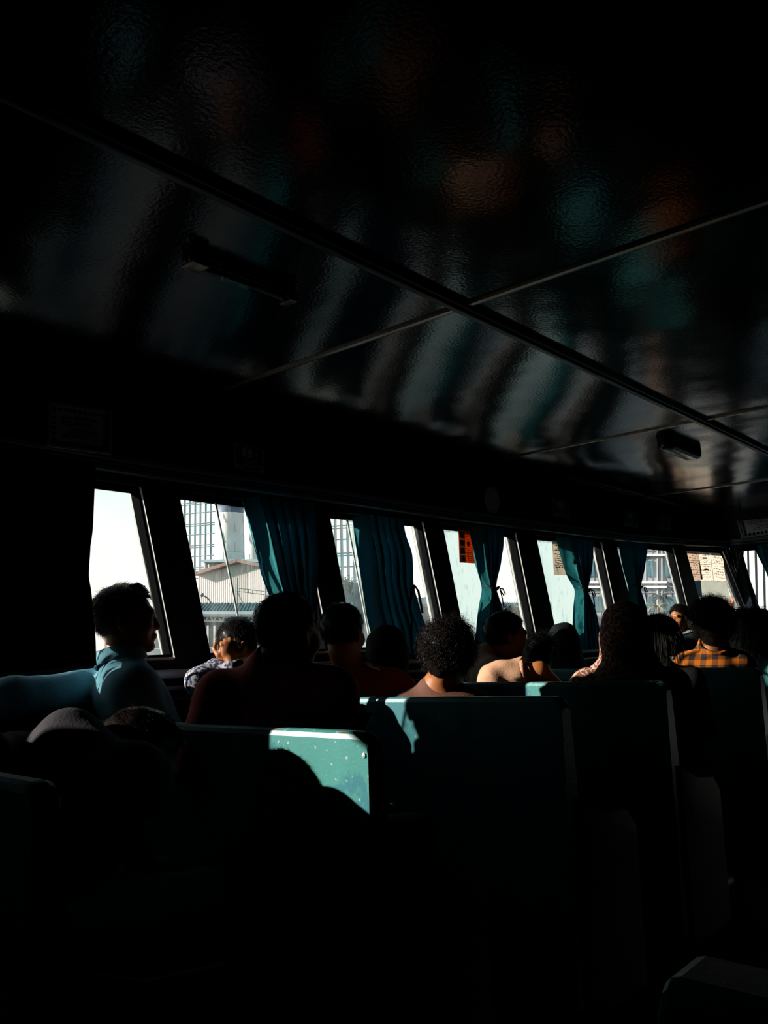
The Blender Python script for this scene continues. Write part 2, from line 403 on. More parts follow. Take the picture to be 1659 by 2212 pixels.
    if shirt is not None:
        sdf_obj('shirt', [(p[0], p[1], p[2], p[3], p[4]) if p[0] == 'e' else p for p in shp], shirt, root, max(h, .008), fold or folds(26, 30, .0028, noise_ph), 2, .011)
    sdf_obj('trousers', [E(PV, (.125*s, .165*s, .115*s), None, .05)]+leg2, trouser, root, .012, None, 1, .008)
    for q in (1, -1):
        an = legs[2 if q == 1 else 6][1]
        b0 = np.array([an[0], an[1], .04])-f*.03; b1 = b0+f*.2*s
        sdf_obj('shoe', [Cc(b0, b1, .045*s, .036*s), HP((0, 0, .004), (0, 0, -1))], SHOE, root, .011)
    f, l = f0, l0
    if collar is not None:
        mb = MB(); N = 28; ax = nz(NT-NB); cf = nz(f-ax*np.dot(f, ax)); cl = np.cross(ax, cf)
        rows = [(.064, -.03), (.069, .02), (.066, .036), (.074, .034), (.08, .004), (.086, -.014)]
        v = []
        for r_, hh in rows:
            for j in range(N):
                g = .35+(2*math.pi-.7)*j/(N-1); v.append(NB+ax*(hh+cup+.004*math.cos(g))*s+(cf*math.cos(g)+cl*math.sin(g))*r_*s)
        fc = [(i*N+j, i*N+j+1, (i+1)*N+j+1, (i+1)*N+j) for i in range(len(rows)-1) for j in range(N-1)]
        mesh_obj('collar', v, fc, collar, root, smooth=True, solid=.003)
    if hair: hair_obj(root, Hc, R, hs, **hair)
    if hijab:
        g = lambda x, y, z: Hc+R@(hs*np.array([x, y, z], float))
        pr = [E(g(-.014, 0, .03), hs*np.array([.118, .097, .106]), R, .03), E(g(.02, 0, -.05), hs*np.array([.085, .085, .1]), R, .05),
              Cc(g(-.03, 0, -.04), NB+u*.02, .088*hs, .10*hs, .06), E(SCn+u*.0, (.135*s, w*1.12, .085*s), None, .07), E(SCn-u*.1*s-f*.02, (.14*s, w*1.18, .15*s), None, .07),
              S(g(.125, 0, -.02), hs*np.array([.06, .058, .085]), R)]
        sdf_obj('headscarf', pr, hijab, root, .008, folds(40, 46, .0032, noise_ph+1), 2)
    return root, dict(H=Hc, R=R, sh=sh, NB=NB, f=f, l=l, PV=PV)
# ------------------------------------------------------------------ the cabin
YW, YO = 2.671, 2.76            # inner and outer face of the window wall
ZC = 1.1+1.045                  # ceiling
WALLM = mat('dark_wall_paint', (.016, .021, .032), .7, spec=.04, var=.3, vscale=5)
TRIMM = mat('painted_moulding', (.16, .23, .31), .35, var=.3, vscale=9)
FLOORM = mat('dark_deck', (.012, .012, .015), .7, var=.4, vscale=6)
RUBBER = mat('black_rubber', (.006, .006, .007), .8, spec=0)
ALU = mat('white_track', (.5, .5, .47), .4, var=.25, vscale=30)
CREAM = mat('cream_strip', (1.2, .98, .86), .38, metal=.85, var=.3, vscale=12)
BLACKT = mat('black_strip', (.006, .006, .008), .35)
# glossy, slightly wavy ceiling panels
def ceiling_mat():
    m = bpy.data.materials.new('glossy_ceiling'); m.use_nodes = True; nt = m.node_tree; n = nt.nodes; L = nt.links; b = n['Principled BSDF']
    b.inputs['Base Color'].default_value = (.003, .004, .010, 1); b.inputs['Roughness'].default_value = .13; b.inputs['Specular IOR Level'].default_value = .27
    tc = n.new('ShaderNodeTexCoord')
    def layer(scale, dist, st, stretch, prev):
        mp = n.new('ShaderNodeMapping'); mp.inputs['Scale'].default_value = stretch; L.new(tc.outputs['Object'], mp.inputs['Vector'])
        z = n.new('ShaderNodeTexNoise'); z.inputs['Scale'].default_value = scale; z.inputs['Detail'].default_value = 2; L.new(mp.outputs['Vector'], z.inputs['Vector'])
        bp = n.new('ShaderNodeBump'); bp.inputs['Strength'].default_value = st; bp.inputs['Distance'].default_value = dist
        L.new(z.outputs['Fac'], bp.inputs['Height'])
        if prev: L.new(prev, bp.inputs['Normal'])
        return bp.outputs['Normal']
    geo = n.new('ShaderNodeNewGeometry'); sp = n.new('ShaderNodeSeparateXYZ'); L.new(geo.outputs['Position'], sp.inputs[0])
    def mth(op, a, b_=0., clamp=False):
        x = n.new('ShaderNodeMath'); x.operation = op; x.use_clamp = clamp
        for i, q in enumerate((a, b_)):
            if isinstance(q, (int, float)): x.inputs[i].default_value = q
            else: L.new(q, x.inputs[i])
        return x.outputs[0]
    # the sheets curl down towards the wall
    yy = mth('MAXIMUM', mth('SUBTRACT', sp.outputs['Y'], 1.5), 0.)
    fade = n.new('ShaderNodeMapRange'); fade.interpolation_type = 'SMOOTHSTEP'; fade.inputs['From Min'].default_value = 4.1; fade.inputs['From Max'].default_value = 5.6; fade.inputs['To Min'].default_value = 1; fade.inputs['To Max'].default_value = .3; L.new(sp.outputs['X'], fade.inputs['Value'])
    sl = mth('MULTIPLY', mth('MULTIPLY', yy, -.41), fade.outputs['Result'])
    cx = n.new('ShaderNodeCombineXYZ'); L.new(sl, cx.inputs['Y']); cx.inputs['Z'].default_value = -1
    b0 = n.new('ShaderNodeVectorMath'); b0.operation = 'NORMALIZE'; L.new(cx.outputs[0], b0.inputs[0])
    a = layer(1.6, .03, .38, (1.1, .9, 1), b0.outputs[0])
    a = layer(90, .004, .11, (1, 1, 1), a)
    L.new(a, b.inputs['Normal']); return m
CEILM = ceiling_mat()
mb = MB(); mb.box((-3.1, -2.75, ZC), (8.4, 2.9, ZC+.06)); tag(mb.build('ceiling', CEILM), kind='structure')
mb = MB(); mb.box((-3.1, -2.75, -.08), (9.2, 2.9, 0)); tag(mb.build('floor', FLOORM), kind='structure')
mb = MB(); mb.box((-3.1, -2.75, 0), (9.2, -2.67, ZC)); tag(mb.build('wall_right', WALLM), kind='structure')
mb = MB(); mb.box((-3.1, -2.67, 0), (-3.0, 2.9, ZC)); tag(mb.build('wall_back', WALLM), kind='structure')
# windows: (x left top, x right top, z top left, z top right, lean left, lean right, bottom z)
WIN = [(-.14, .74, .475, .475, -.25, -.25, .215), (.90, 1.70, .593, .593, -.25, -.25, -.05), (1.862, 2.52, .594, .594, -.25, -.25, -.05),  # first opening is out of view, its height shaped to trim the sun patch
       (2.682, 3.381, .594, .61, -.24, -.27, -.05), (3.541, 4.277, .614, .622, -.27, -.28, -.055), (4.501, 5.392, .626, .645, -.30, -.31, -.06),
       (5.609, 6.66, .653, .69, -.42, -.42, -.06), (6.908, 7.807, .706, .735, -.5, -.93, -.06)]
def wcorner(k):
    a, b, za, zb, la, lb, z0 = WIN[k]
    return (a, za+1.1), (b, zb+1.1), (b+lb*(z0-zb), z0+1.1), (a+la*(z0-za), z0+1.1)     # TL TR BR BL
mb = MB()
def wq(pts): mb.prism([(x, YW, z) for x, z in pts], (0, YO-YW, 0))
prev = None
for k in range(len(WIN)):
    tl, tr, br, bl = wcorner(k)
    if prev is None: wq([(-3.1, 1.69), (-3.1, 1.05), bl, tl])
    else: wq([prev[0], prev[1], bl, tl])
    wq([tl, tr, (tr[0], ZC), (tl[0], ZC)])
    wq([(bl[0], 0), (br[0], 0), br, bl])
    if prev is None: wq([(-3.1, 1.69), tl, (tl[0], ZC), (-3.1, ZC)]); wq([(-3.1, 0), (bl[0], 0), bl, (-3.1, 1.05)])
    else: wq([prev[0], tl, (tl[0], ZC), (prev[0][0], ZC)]); wq([(prev[1][0], 0), (bl[0], 0), bl, prev[1]])
    prev = (tr, br)
XE = 8.9
wq([prev[0], prev[1], (9.1, 1.04), (7.98, 1.835)]); wq([(prev[0]), (7.98, 1.835), (7.98, ZC), (prev[0][0], ZC)]); wq([(prev[1][0], 0), (9.2, 0), (9.1, 1.04), prev[1]])
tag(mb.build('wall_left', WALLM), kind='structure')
# sill ledges and mouldings along the wall
mb = MB(); mb.box((-3, YW-.07, .985), (8.6, YW, 1.015)); mb.box((-3, YW-.045, .94), (8.6, YW, .955)); mb.box((-3, YW-.02, .90), (8.6, YW, .91))
tag(mb.build('trim_sill', TRIMM, bevel=.003), kind='structure')
mold = [(-3, .672)]+[(x*1.1, z*1.1) for x, z in ((1.066, .617), (1.563, .613), (2.238, .62), (3.396, .625), (5.296, .655), (6.3, .697), (7.231, .744))]
mb = MB()
for (xa, za), (xb, zb) in zip(mold, mold[1:]):
    for dz, w, hh in ((0, .03, .012), (-.022, .018, .008), (-.04, .022, .01)):
        mb.prism([(xa, YW, za+1.1+dz-hh), (xa, YW-w, za+1.1+dz-hh*.6), (xa, YW-w, za+1.1+dz+hh*.6), (xa, YW, za+1.1+dz+hh)], (xb-xa, 0, zb-za))
tag(mb.build('trim_moulding', TRIMM), kind='structure')
mb = MB(); mb.bar((-3, YW-.012, ZC-.012), (7.65, YW-.012, ZC-.012), .02, .02); tag(mb.build('trim_cove', BLACKT), kind='structure')
# ceiling strips
mb = MB(); mb.box((-3, 1.425, ZC-.018), (7.9, 1.475, ZC)); mb.box((-3, 1.44, ZC-.026), (7.9, 1.46, ZC-.018)); tag(mb.build('trim_1', BLACKT, bevel=.003), kind='structure')
for i, x in enumerate((.03, 2.073, 4.095, 6.11)):
    for j, (y0, y1) in enumerate(((1.476, YW-.02), (-2.67, 1.424))):
        mb = MB(); mb.box((x-.012, y0, ZC-.009), (x+.004, y1, ZC)); mb.box((x+.005, y0, ZC-.004), (x+.02, y1, ZC), 1)
        tag(mb.build('trim_%d' % (2+2*i+j), [CREAM, BLACKT]), kind='structure')
# front wall: leaning forward below the mouldings, with its own window beside the corner
mb = MB()
FT = 7.66
mb.prism([(FT, -2.67, ZC), (7.95, -2.67, 1.92), (8.03, -2.67, 1.92), (7.76, -2.67, ZC)], (0, 2*2.67, 0))
def fwx(z): return 7.95+(1.92-z)*.55
def fq(y0, y1, z0, z1, s0=0, s1=0):
    a = [(fwx(z0), y0+s0, z0), (fwx(z0), y1+s1, z0), (fwx(z1), y1, z1), (fwx(z1), y0, z1)]
    mb.prism(a, (.08, 0, .03))
fq(-2.67, 2.67, 1.85, 1.92); fq(-2.67, 2.67, .4, 1.03); fq(-2.67, 1.55, 1.03, 1.85); fq(2.60, 2.67, 1.03, 1.85)
tag(mb.build('wall_front', WALLM), kind='structure')
mb = MB(); mb.bar((7.93, -2.6, 1.925), (7.93, YW-.02, 1.925), .03, .03); mb.bar((7.94, -2.6, 1.895), (7.94, YW-.02, 1.895), .02, .012); tag(mb.build('trim_front_moulding', TRIMM), kind='structure')
# corner post, its window side painted teal
TEALP = mat('teal_post_paint', (.05, .30, .28), .45, var=.2, vscale=10)
mb = MB()
A0, A1 = onY(1566, 1190, YW+.06), onY(1612, 1310, YW+.06); B0, B1 = onY(1590, 1192, YW), onY(1627, 1310, YW)
C0, C1 = onX(1600, 1190, B0[0]-.02), onX(1640, 1310, B1[0]-.02)
def ext(a, b, t): return a+(b-a)*t
mb.add([A0, A1*1, ext(A0, A1, 2.1), ext(B0, B1, 2.1), B0], [(0, 2, 3, 4)], 0)
A2, B2, C2 = ext(A0, A1, 2.1), ext(B0, B1, 2.1), ext(C0, C1, 2.1)
D0, D2 = C0+np.array([.12, .1, 0]), C2+np.array([.12, .1, 0]); E0, E2 = A0+np.array([.2, 0.05, 0]), A2+np.array([.2, .05, 0])
mb.v = []; mb.f = []; mb.mi = []
mb.add([A0, B0, C0, D0, E0, A2, B2, C2, D2, E2], [(0, 5, 6, 1)], 0)
mb.add([A0, B0, C0, D0, E0, A2, B2, C2, D2, E2], [(1, 6, 7, 2), (2, 7, 8, 3), (3, 8, 9, 4), (4, 9, 5, 0), (0, 1, 2, 3, 4), (9, 8, 7, 6, 5)], 1)
tag(mb.build('trim_corner_post', [TEALP, WALLM]), kind='structure')
# window frames, tracks, panes
G_CLEAR = glass_mat('clear_pane', (.97, .99, .99), (.55, .62, .6), 0, .05, 5)
G_SPECK = glass_mat('speckled_pane', (.9, .97, .96), (.42, .46, .43), .1, .55, 7, scratch=.6)
G_TEAL = glass_mat('salt_hazed_pane', (.85, .93, .93), (.24, .31, .31), .12, .38, 4, scratch=.35)
G_HAZE = glass_mat('light_hazed_pane', (.95, .97, .96), (.3, .33, .32), .0, .05, 4, scratch=.07)
G_GREY = glass_mat('grey_hazed_pane', (.62, .75, .78), (.20, .25, .25), .3, .75, 5, scratch=.4)
PANES = {0: [(0, 1, G_CLEAR)], 1: [(0, .5, G_SPECK), (.5, 1, G_CLEAR)], 2: [(0, .36, G_CLEAR), (.33, 1, G_HAZE)], 3: [(0, .27, G_CLEAR), (.25, .62, G_SPECK), (.6, 1, G_CLEAR)],
         4: [(0, .62, G_TEAL), (.6, 1, G_CLEAR)], 5: [(0, .72, G_TEAL), (.7, 1, G_CLEAR)], 6: [(0, .25, G_GREY), (.24, 1, G_CLEAR)], 7: [(0, 1, G_CLEAR)]}
def wpt(k, u, v, y):
    tl, tr, br, bl = wcorner(k)
    t = np.array([tl[0]+(tr[0]-tl[0])*u, tl[1]+(tr[1]-tl[1])*u]); b = np.array([bl[0]+(br[0]-bl[0])*u, bl[1]+(br[1]-bl[1])*u])
    q = t+(b-t)*v; return np.array([q[0], y, q[1]])
for k in range(len(WIN)):
    root = empty('window_%d' % (k+1), wpt(k, .5, 1, YW)); tag(root, kind='structure')
    wd = WIN[k][1]-WIN[k][0]
    mb = MB(); ft = .022/wd
    for (u0, v0, u1, v1) in ((0, 0, 1, .03), (0, .97, 1, 1), (0, .03, ft, .97)):
        mb.prism([wpt(k, u0, v0, 2.70), wpt(k, u1, v0, 2.70), wpt(k, u1, v1, 2.70), wpt(k, u0, v1, 2.70)], (0, .05, 0))
    mb.prism([wpt(k, 1-.011/wd, .03, 2.688), wpt(k, 1, .03, 2.688), wpt(k, 1, .97, 2.688), wpt(k, 1-.011/wd, .97, 2.688)], (0, .048, 0))
    mb.build('window_frame', RUBBER, root)
    mb = MB()
    for y0, d, th in ((2.673, .011, .003), (2.740, .014, .006)):
        mb.prism([wpt(k, 1-th/wd, .005, y0), wpt(k, 1-.0005, .005, y0), wpt(k, 1-.0005, .995, y0), wpt(k, 1-th/wd, .995, y0)], (0, d, 0))
    mb.prism([wpt(k, 0, .985, 2.68), wpt(k, 1, .985, 2.68), wpt(k, 1, 1, 2.68), wpt(k, 0, 1, 2.68)], (0, .015, 0))
    sub(mb.build('track', ALU, root), 'white metal track strips')
    for i, (u0, u1, gm) in enumerate(PANES[k]):
        mb = MB(); y = 2.716+.012*(i % 2)
        mb.prism([wpt(k, u0, .03, y), wpt(k, u1, .03, y), wpt(k, u1, .97, y), wpt(k, u0, .97, y)], (0, .004, 0)); pn = mb.build('pane', gm, root)
        if len(PANES[k]) > 1 and i > 0:
            mb = MB(); mb.bar(wpt(k, u0, .03, y+.002), wpt(k, u0, .97, y+.002), .006, .008); mb.build('pane_edge', ALU, pn)
root = empty('window_9', (8.2, 2.1, 1.03)); tag(root, kind='structure')
mb = MB()
for y0, y1, z0, z1 in ((1.55, 2.6, 1.83, 1.85), (1.55, 2.6, 1.03, 1.05), (1.55, 1.57, 1.05, 1.83), (2.58, 2.6, 1.05, 1.83)):
    mb.prism([(fwx(z0)+.02, y0, z0), (fwx(z0)+.02, y1, z0), (fwx(z1)+.02, y1, z1), (fwx(z1)+.02, y0, z1)], (.03, 0, .01))
mb.build('window_frame', RUBBER, root)
mb = MB(); mb.prism([(fwx(1.05)+.04, 1.57, 1.05), (fwx(1.05)+.04, 2.58, 1.05), (fwx(1.83)+.04, 2.58, 1.83), (fwx(1.83)+.04, 1.57, 1.83)], (.004, 0, .001)); mb.build('pane', G_CLEAR, root)

# ------------------------------------------------------------------ curtains
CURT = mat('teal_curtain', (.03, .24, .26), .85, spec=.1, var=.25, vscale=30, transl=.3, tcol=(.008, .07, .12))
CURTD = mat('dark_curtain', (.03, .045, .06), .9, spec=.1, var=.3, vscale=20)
CORD = mat('dark_cord', (.02, .03, .035), .7)
def resample(pts, n):
    p = np.array(pts, float); d = np.r_[0, np.cumsum(np.linalg.norm(np.diff(p, axis=0), axis=1))]; t = np.linspace(0, d[-1], n)
    # smooth curve through the outline points
    q = np.stack([np.interp(t, d, p[:, i]) for i in range(2)], 1)
    for _ in range(3): q[1:-1] = .25*q[:-2]+.5*q[1:-1]+.25*q[2:]
    return q
def curtain(label, left, right, folds_n=6, amp=.022, Y=2.585, tie=None, m=CURT, seed=0, plane=None, loop=None, curl=.05, group='curtains at the windows'):
    """left/right: outline of the hanging cloth, top to bottom; hangs on the inside of the wall as pleated cloth"""
    nv, nu = 44, folds_n*10+1
    pt = plane or (lambda a, b: onY(a, b, Y))
    Lf = [pt(*q) for q in resample(left, nv)]; Rg = [pt(*q) for q in resample(right, nv)]
    r = random.Random(seed); ph = [r.uniform(-.5, .5) for _ in range(12)]
    V = []
    for i in range(nv):
        v = i/(nv-1); w = np.linalg.norm(Rg[i]-Lf[i]); wid = max(w, .03)
        a = min(amp, wid*.28)*(.55+.45*min(1, v*3))
        if tie is not None: a *= .35+.65*min(1, abs(v-tie)*5)
        for j in range(nu):
            t = j/(nu-1); q = Lf[i]+(Rg[i]-Lf[i])*t
            th = 2*math.pi*folds_n*t+.9*math.sin(3*v+ph[0]*6)*(1 if folds_n > 3 else .4)+ph[1]
            dx = a*.45*math.sin(2*th+.6); dy = a*math.sin(th)+a*.4*math.sin(2.3*th+4*v+ph[2])
            dy += curl*max(0, 1-t*6)**2                                       # leading hem turns out towards the glass
            n = np.array([0, 1, 0]) if plane is None else np.array([1, 0, 0])
            tt = nz(Rg[i]-Lf[i]) if w > .001 else np.array([1, 0, 0])
            V.append(q+n*dy+tt*dx*min(1, t*5)*min(1, (1-t)*5))
    F = [(i*nu+j, i*nu+j+1, (i+1)*nu+j+1, (i+1)*nu+j) for i in range(nv-1) for j in range(nu-1)]
    c = np.mean(V, 0); root = empty('curtain', (c[0], c[1], min(p[2] for p in V))); tag(root, label, 'curtain', group)
    mesh_obj('cloth', V, F, m, root, smooth=True)
    if tie is not None:
        i = int(tie*(nv-1)); a, b = Lf[i], Rg[i]; cc = (a+b)/2; hw = np.linalg.norm(b-a)/2+.008
        t = nz(b-a); n = np.array([0, -1, 0]) if plane is None else np.array([-1, 0, 0]); mb = MB()
        ring = [cc+t*hw*math.cos(g)+n*.034*math.sin(g)+np.array([0, 0, .01*math.sin(2*g)]) for g in np.linspace(0, 2*math.pi, 21)]
        mb.tube(ring, .006, 6)
        k = cc+t*hw*.5+n*.036
        mb.tube([k, k+t*.03+np.array([0, 0, .005]), k+t*.055+np.array([0, 0, -.02]), k+t*.035+np.array([0, 0, -.03]), k+np.array([0, 0, -.004])], .0035, 6)
        mb.tube([k, k+t*.02+np.array([0, 0, -.05]), k+t*.03+np.array([0, 0, -.1])], .0035, 6)
        sub(mb.build('tieback', CORD, root, smooth=True), 'dark cord tied in a bow')
    if loop:
        mb = MB(); mb.tube([pt(*q)+np.array([0, -.04, 0]) for q in loop], .006, 6); sub(mb.build('cord_loop', CORD, root, smooth=True), 'hanging loop of dark cord')
    return root
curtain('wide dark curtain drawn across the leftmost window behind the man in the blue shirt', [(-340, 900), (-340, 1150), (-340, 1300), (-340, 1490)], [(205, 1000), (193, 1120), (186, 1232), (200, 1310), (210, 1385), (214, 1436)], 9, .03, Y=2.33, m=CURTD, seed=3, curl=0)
curtain('unseen dark cloth added to block sun inside the first window, hidden behind the wide dark curtain', [(-190, 975), (-190, 1180), (-190, 1390)], [(122, 1020), (122, 1180), (122, 1356)], 4, .015, Y=2.60, m=CURTD, seed=13, curl=0)  # added out of sight to keep sun off the second bench
curtain('teal curtain gathered over the right half of the window with the chimney view', [(535, 1072), (558, 1150), (580, 1230), (592, 1262), (606, 1300), (612, 1410)], [(672, 1085), (676, 1180), (675, 1300), (678, 1415)], 6, .03, seed=1)
curtain('untied teal curtain with a hanging cord loop in the middle of its window', [(784, 1112), (788, 1160), (796, 1230), (806, 1320), (820, 1375), (850, 1420)], [(871, 1121), (874, 1155), (886, 1195), (884, 1265), (900, 1325), (914, 1360), (908, 1425)], 6, .026, seed=2,
        loop=[(880, 1268), (874, 1275), (870, 1310), (876, 1340), (875, 1366), (876, 1335), (872, 1300), (882, 1266), (890, 1278), (896, 1308), (899, 1325)])
curtain('teal curtain tied with a bow beside the orange poster', [(1024, 1135), (1030, 1180), (1040, 1225), (1058, 1270), (1053, 1300), (1046, 1350), (1041, 1410)], [(1084, 1142), (1083, 1180), (1074, 1230), (1069, 1268), (1078, 1300), (1088, 1350), (1096, 1410)], 5, .022, tie=.49, seed=4)
curtain('tied teal curtain with a bright lower edge, beside the beige notice', [(1220, 1160), (1230, 1200), (1243, 1245), (1259, 1273), (1255, 1310), (1252, 1360), (1251, 1404)], [(1284, 1168), (1280, 1210), (1274, 1250), (1268, 1276), (1281, 1310), (1289, 1360), (1299, 1402)], 5, .022, tie=.48, seed=5)
curtain('narrow tied teal curtain in the second window from the front corner', [(1352, 1168), (1360, 1210), (1367, 1245), (1373, 1270), (1371, 1300), (1370, 1350), (1368, 1390)], [(1401, 1176), (1394, 1210), (1386, 1245), (1382, 1270), (1392, 1310), (1398, 1350), (1402, 1390)], 4, .018, tie=.46, seed=6)
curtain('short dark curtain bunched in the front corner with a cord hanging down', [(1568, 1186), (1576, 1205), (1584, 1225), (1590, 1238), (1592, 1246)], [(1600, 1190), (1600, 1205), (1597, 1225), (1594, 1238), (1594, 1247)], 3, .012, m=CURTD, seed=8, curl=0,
        loop=[(1577, 1196), (1574, 1208), (1578, 1225), (1583, 1238), (1582, 1233), (1584, 1225)])
curtain('dark teal curtain swept across the front window at the right edge', [(1629, 1178), (1640, 1205), (1652, 1230), (1664, 1262), (1680, 1290)], [(1720, 1166), (1722, 1200), (1722, 1240), (1724, 1280), (1726, 1300)], 5, .02, seed=7, plane=lambda a, b: onX(a, b, 7.93), curl=0)

# ------------------------------------------------------------------ notices, signs, certificates
def scribble(mb, o, ux, uz, w, h, lines, seed, ind=0, lw=.0022, ragged=True, right=True, n=(0, -1, 0)):
    """lines of handwriting-like strokes on a sheet; o = top left corner"""
    r = random.Random(seed); n = np.array(n, float)
    for i in range(lines):
        z = (i+.5)/lines*h; x1 = w*(1-r.random()*.12); x0 = w*(r.random()*(.5 if ragged and r.random() < .4 else .12))
        x = x0
        while x < x1:
            L = (.008+.02*r.random())*w/.16; yj = r.uniform(-.18, .18)*h/lines
            a = o+ux*x-uz*(z+yj)+n*.0012; b = o+ux*min(x+L, x1)-uz*(z+yj+r.uniform(-.15, .15)*h/lines)+n*.0012
            mb.bar(a, b, lw, lw*1.1, up=n)
            if r.random() < .5: mb.bar((a+b)/2-uz*.2*h/lines, (a+b)/2+uz*.22*h/lines, lw*.8, lw*.8, up=n)
            if r.random() < .3: c = (a+b)/2+uz*.33*h/lines; mb.bar(c, c+ux*L*.4, lw*.8, lw*.8, up=n)
            x += L*(1.15+.5*r.random())
def sheet(quad, m, name, parent=None, t=.0012, Y=2.70):
    p = [onY(*q, Y) for q in quad]; mb = MB(); mb.prism(p, (0, t, 0)); return mb.build(name, m, parent), p
PAPER_O = mat('orange_poster_paper', (.75, .18, .02), .7, var=.15, vscale=6, transl=.75)
PAPER_B = mat('beige_notice_paper', (1.0, .84, .72), .8, col2=(.8, .66, .56), vscale=9, transl=.75)
PAPER_P = mat('pale_notice_paper', (1.2, 1.08, .98), .8, col2=(1.1, .97, .87), vscale=5, transl=.75)
PAPER_W = mat('thin_white_paper', (.8, .8, .74), .8, var=.1, transl=.75)
PAPER_G = mat('grey_blue_paper', (.16, .24, .27), .8, var=.1, transl=.5)
INK = mat('ink', (.03, .022, .02), .8); INKR = mat('brown_ink', (.10, .03, .008), .8); INKD = mat('deep_red_ink', (.16, .02, .004), .7, transl=.3); INKP = mat('pale_print', (.55, .33, .25), .8, transl=.4)
def poster_root(label, pts, cat='poster', name='poster', group=None):
    c = np.mean(pts, 0); r = empty(name, (c[0], c[1], min(p[2] for p in pts))); tag(r, label, cat, group); return r
Yp = 2.70
p = [onY(*q, Yp) for q in ((990, 1136), (1025, 1140), (1027, 1217), (993, 1215))]
r = poster_root('orange poster with pictures of clothing stuck to the window glass', p)
mb = MB(); mb.prism(p, (0, .0012, 0)); mb.build('sheet', PAPER_O, r)
ux = nz(p[1]-p[0]); uz = nz(p[0]-p[3]); w = np.linalg.norm(p[1]-p[0]); h = np.linalg.norm(p[0]-p[3])
mb = MB(); scribble(mb, p[0]+ux*w*.42-uz*h*.14, ux, uz, w*.56, h*.82, 15, 11); scribble(mb, p[0]+ux*w*.12-uz*h*.03, ux, uz, w*.8, h*.08, 1, 12, lw=.005)
sub(mb.build('writing', INKR, r), 'brown lines of writing')
mb = MB()
def blk(u0, v0, u1, v1, mi): mb.prism([p[0]+ux*w*a-uz*h*b+np.array([0, -.0012-.0006*mi, 0]) for a, b in ((u0, v0), (u1, v0), (u1, v1), (u0, v1))], (0, .001, 0), mi)
for i, v in enumerate((.15, .37, .58, .79)):
    blk(.04, v, .36, v+.19, 0)
    if i == 0:
        for q in (.08, .17, .27): blk(q, v+.08, q+.07, v+.17, 1); blk(q+.01, v+.03, q+.05, v+.07, 1)
    elif i == 1: blk(.11, v+.02, .31, v+.15, 1); blk(.07, v+.04, .11, v+.09, 1); blk(.31, v+.04, .35, v+.09, 1)
    elif i == 2: mb.prism([p[0]+ux*w*a-uz*h*b+np.array([0, -.002, 0]) for a, b in ((.15, v+.02), (.26, v+.02), (.34, v+.17), (.08, v+.17))], (0, .001, 0), 1)
    else: mb.prism([p[0]+ux*w*a-uz*h*b+np.array([0, -.002, 0]) for a, b in ((.17, v+.03), (.28, v+.03), (.33, v+.16), (.12, v+.16))], (0, .001, 0), 1)
sub(mb.build('pictures', [INKP, INKD], r), 'column of four dark red clothing pictures')
mb = MB(); mb.lathe([(0, 0), (w*.085, 0), (w*.085, .001)], p[0]+ux*w*.56-uz*h*.47+np.array([0, -.002, 0]), (0, 1, 0), 20); sub(mb.build('red_spot', INKD, r), 'round dark red print')
p = [onY(*q, Yp) for q in ((1192, 1158), (1226, 1163), (1240, 1243), (1197, 1242))]
r = poster_root('beige handwritten notice stuck to the window between two curtains', p, 'notice', 'notice')
mb = MB(); mb.prism(p, (0, .0012, 0)); mb.build('sheet', PAPER_B, r)
ux = nz(p[1]-p[0]); uz = nz(p[0]-p[3]); w = np.linalg.norm(p[1]-p[0]); h = np.linalg.norm(p[0]-p[3])
mb = MB(); scribble(mb, p[0]+ux*w*.08-uz*h*.1, ux, uz, w*.95, h*.72, 13, 21, lw=.0035); scribble(mb, p[0]+ux*w*.06-uz*h*.02, ux, uz, w*.9, h*.07, 1, 22, lw=.009)
sub(mb.build('writing', INK, r), 'dark handwriting')
for q4, m_, lab, sd, nl in (((( 1482, 1186), (1508, 1189), (1518, 1252), (1493, 1253)), PAPER_B, 'tan printed notice nearest the pillar in the last side window', 31, 11),
        (((1508, 1188), (1533, 1189), (1541, 1254), (1514, 1254)), PAPER_P, 'pale printed notice with three dark headings, middle of the last side window', 32, 12),
        (((1534, 1189), (1560, 1193), (1568, 1256), (1543, 1254)), PAPER_P, 'cream handwritten notice beside the corner post of the last side window', 33, 9)):
    p = [onY(*q, Yp) for q in q4]; r = poster_root(lab, p, 'notice', 'notice', 'paper notices in the last side window')
    mb = MB(); mb.prism(p, (0, .0012, 0)); mb.build('sheet', m_, r)
    ux = nz(p[1]-p[0]); uz = nz(p[0]-p[3]); w = np.linalg.norm(p[1]-p[0]); h = np.linalg.norm(p[0]-p[3])
    mb = MB(); scribble(mb, p[0]+ux*w*.05-uz*h*.08, ux, uz, w*.9, h*.85, nl, sd, lw=.003); mb.build('writing', INKR if sd == 31 else INK, r)
    if sd == 32:
        mb = MB()
        for u0, v0 in ((.22, .02), (.30, .24), (.36, .62)): mb = MB(); mb.prism([p[0]+ux*w*a-uz*h*b+np.array([0, -.003, 0]) for a, b in ((u0, v0), (u0+.36, v0), (u0+.36, v0+.05), (u0, v0+.05))], (0, .001, 0)); sub(mb.build('heading', INK, r), 'dark heading block')
p = [onY(*q, Yp+.004) for q in ((1494, 1254), (1514, 1254), (1517, 1290), (1500, 1288))]; mb = MB(); mb.prism(p, (0, .001, 0)); tag(mb.build('paper_sheet', PAPER_G), 'plain grey blue paper below the tan notice in the last side window', 'paper')
p = [onY(*q, Yp+.004) for q in ((1515, 1255), (1569, 1257), (1580, 1300), (1518, 1292))]; mb = MB(); mb.prism(p, (0, .001, 0)); tag(mb.build('paper_sheet', PAPER_W), 'plain white paper below the cream and pale notices in the last side window', 'paper')
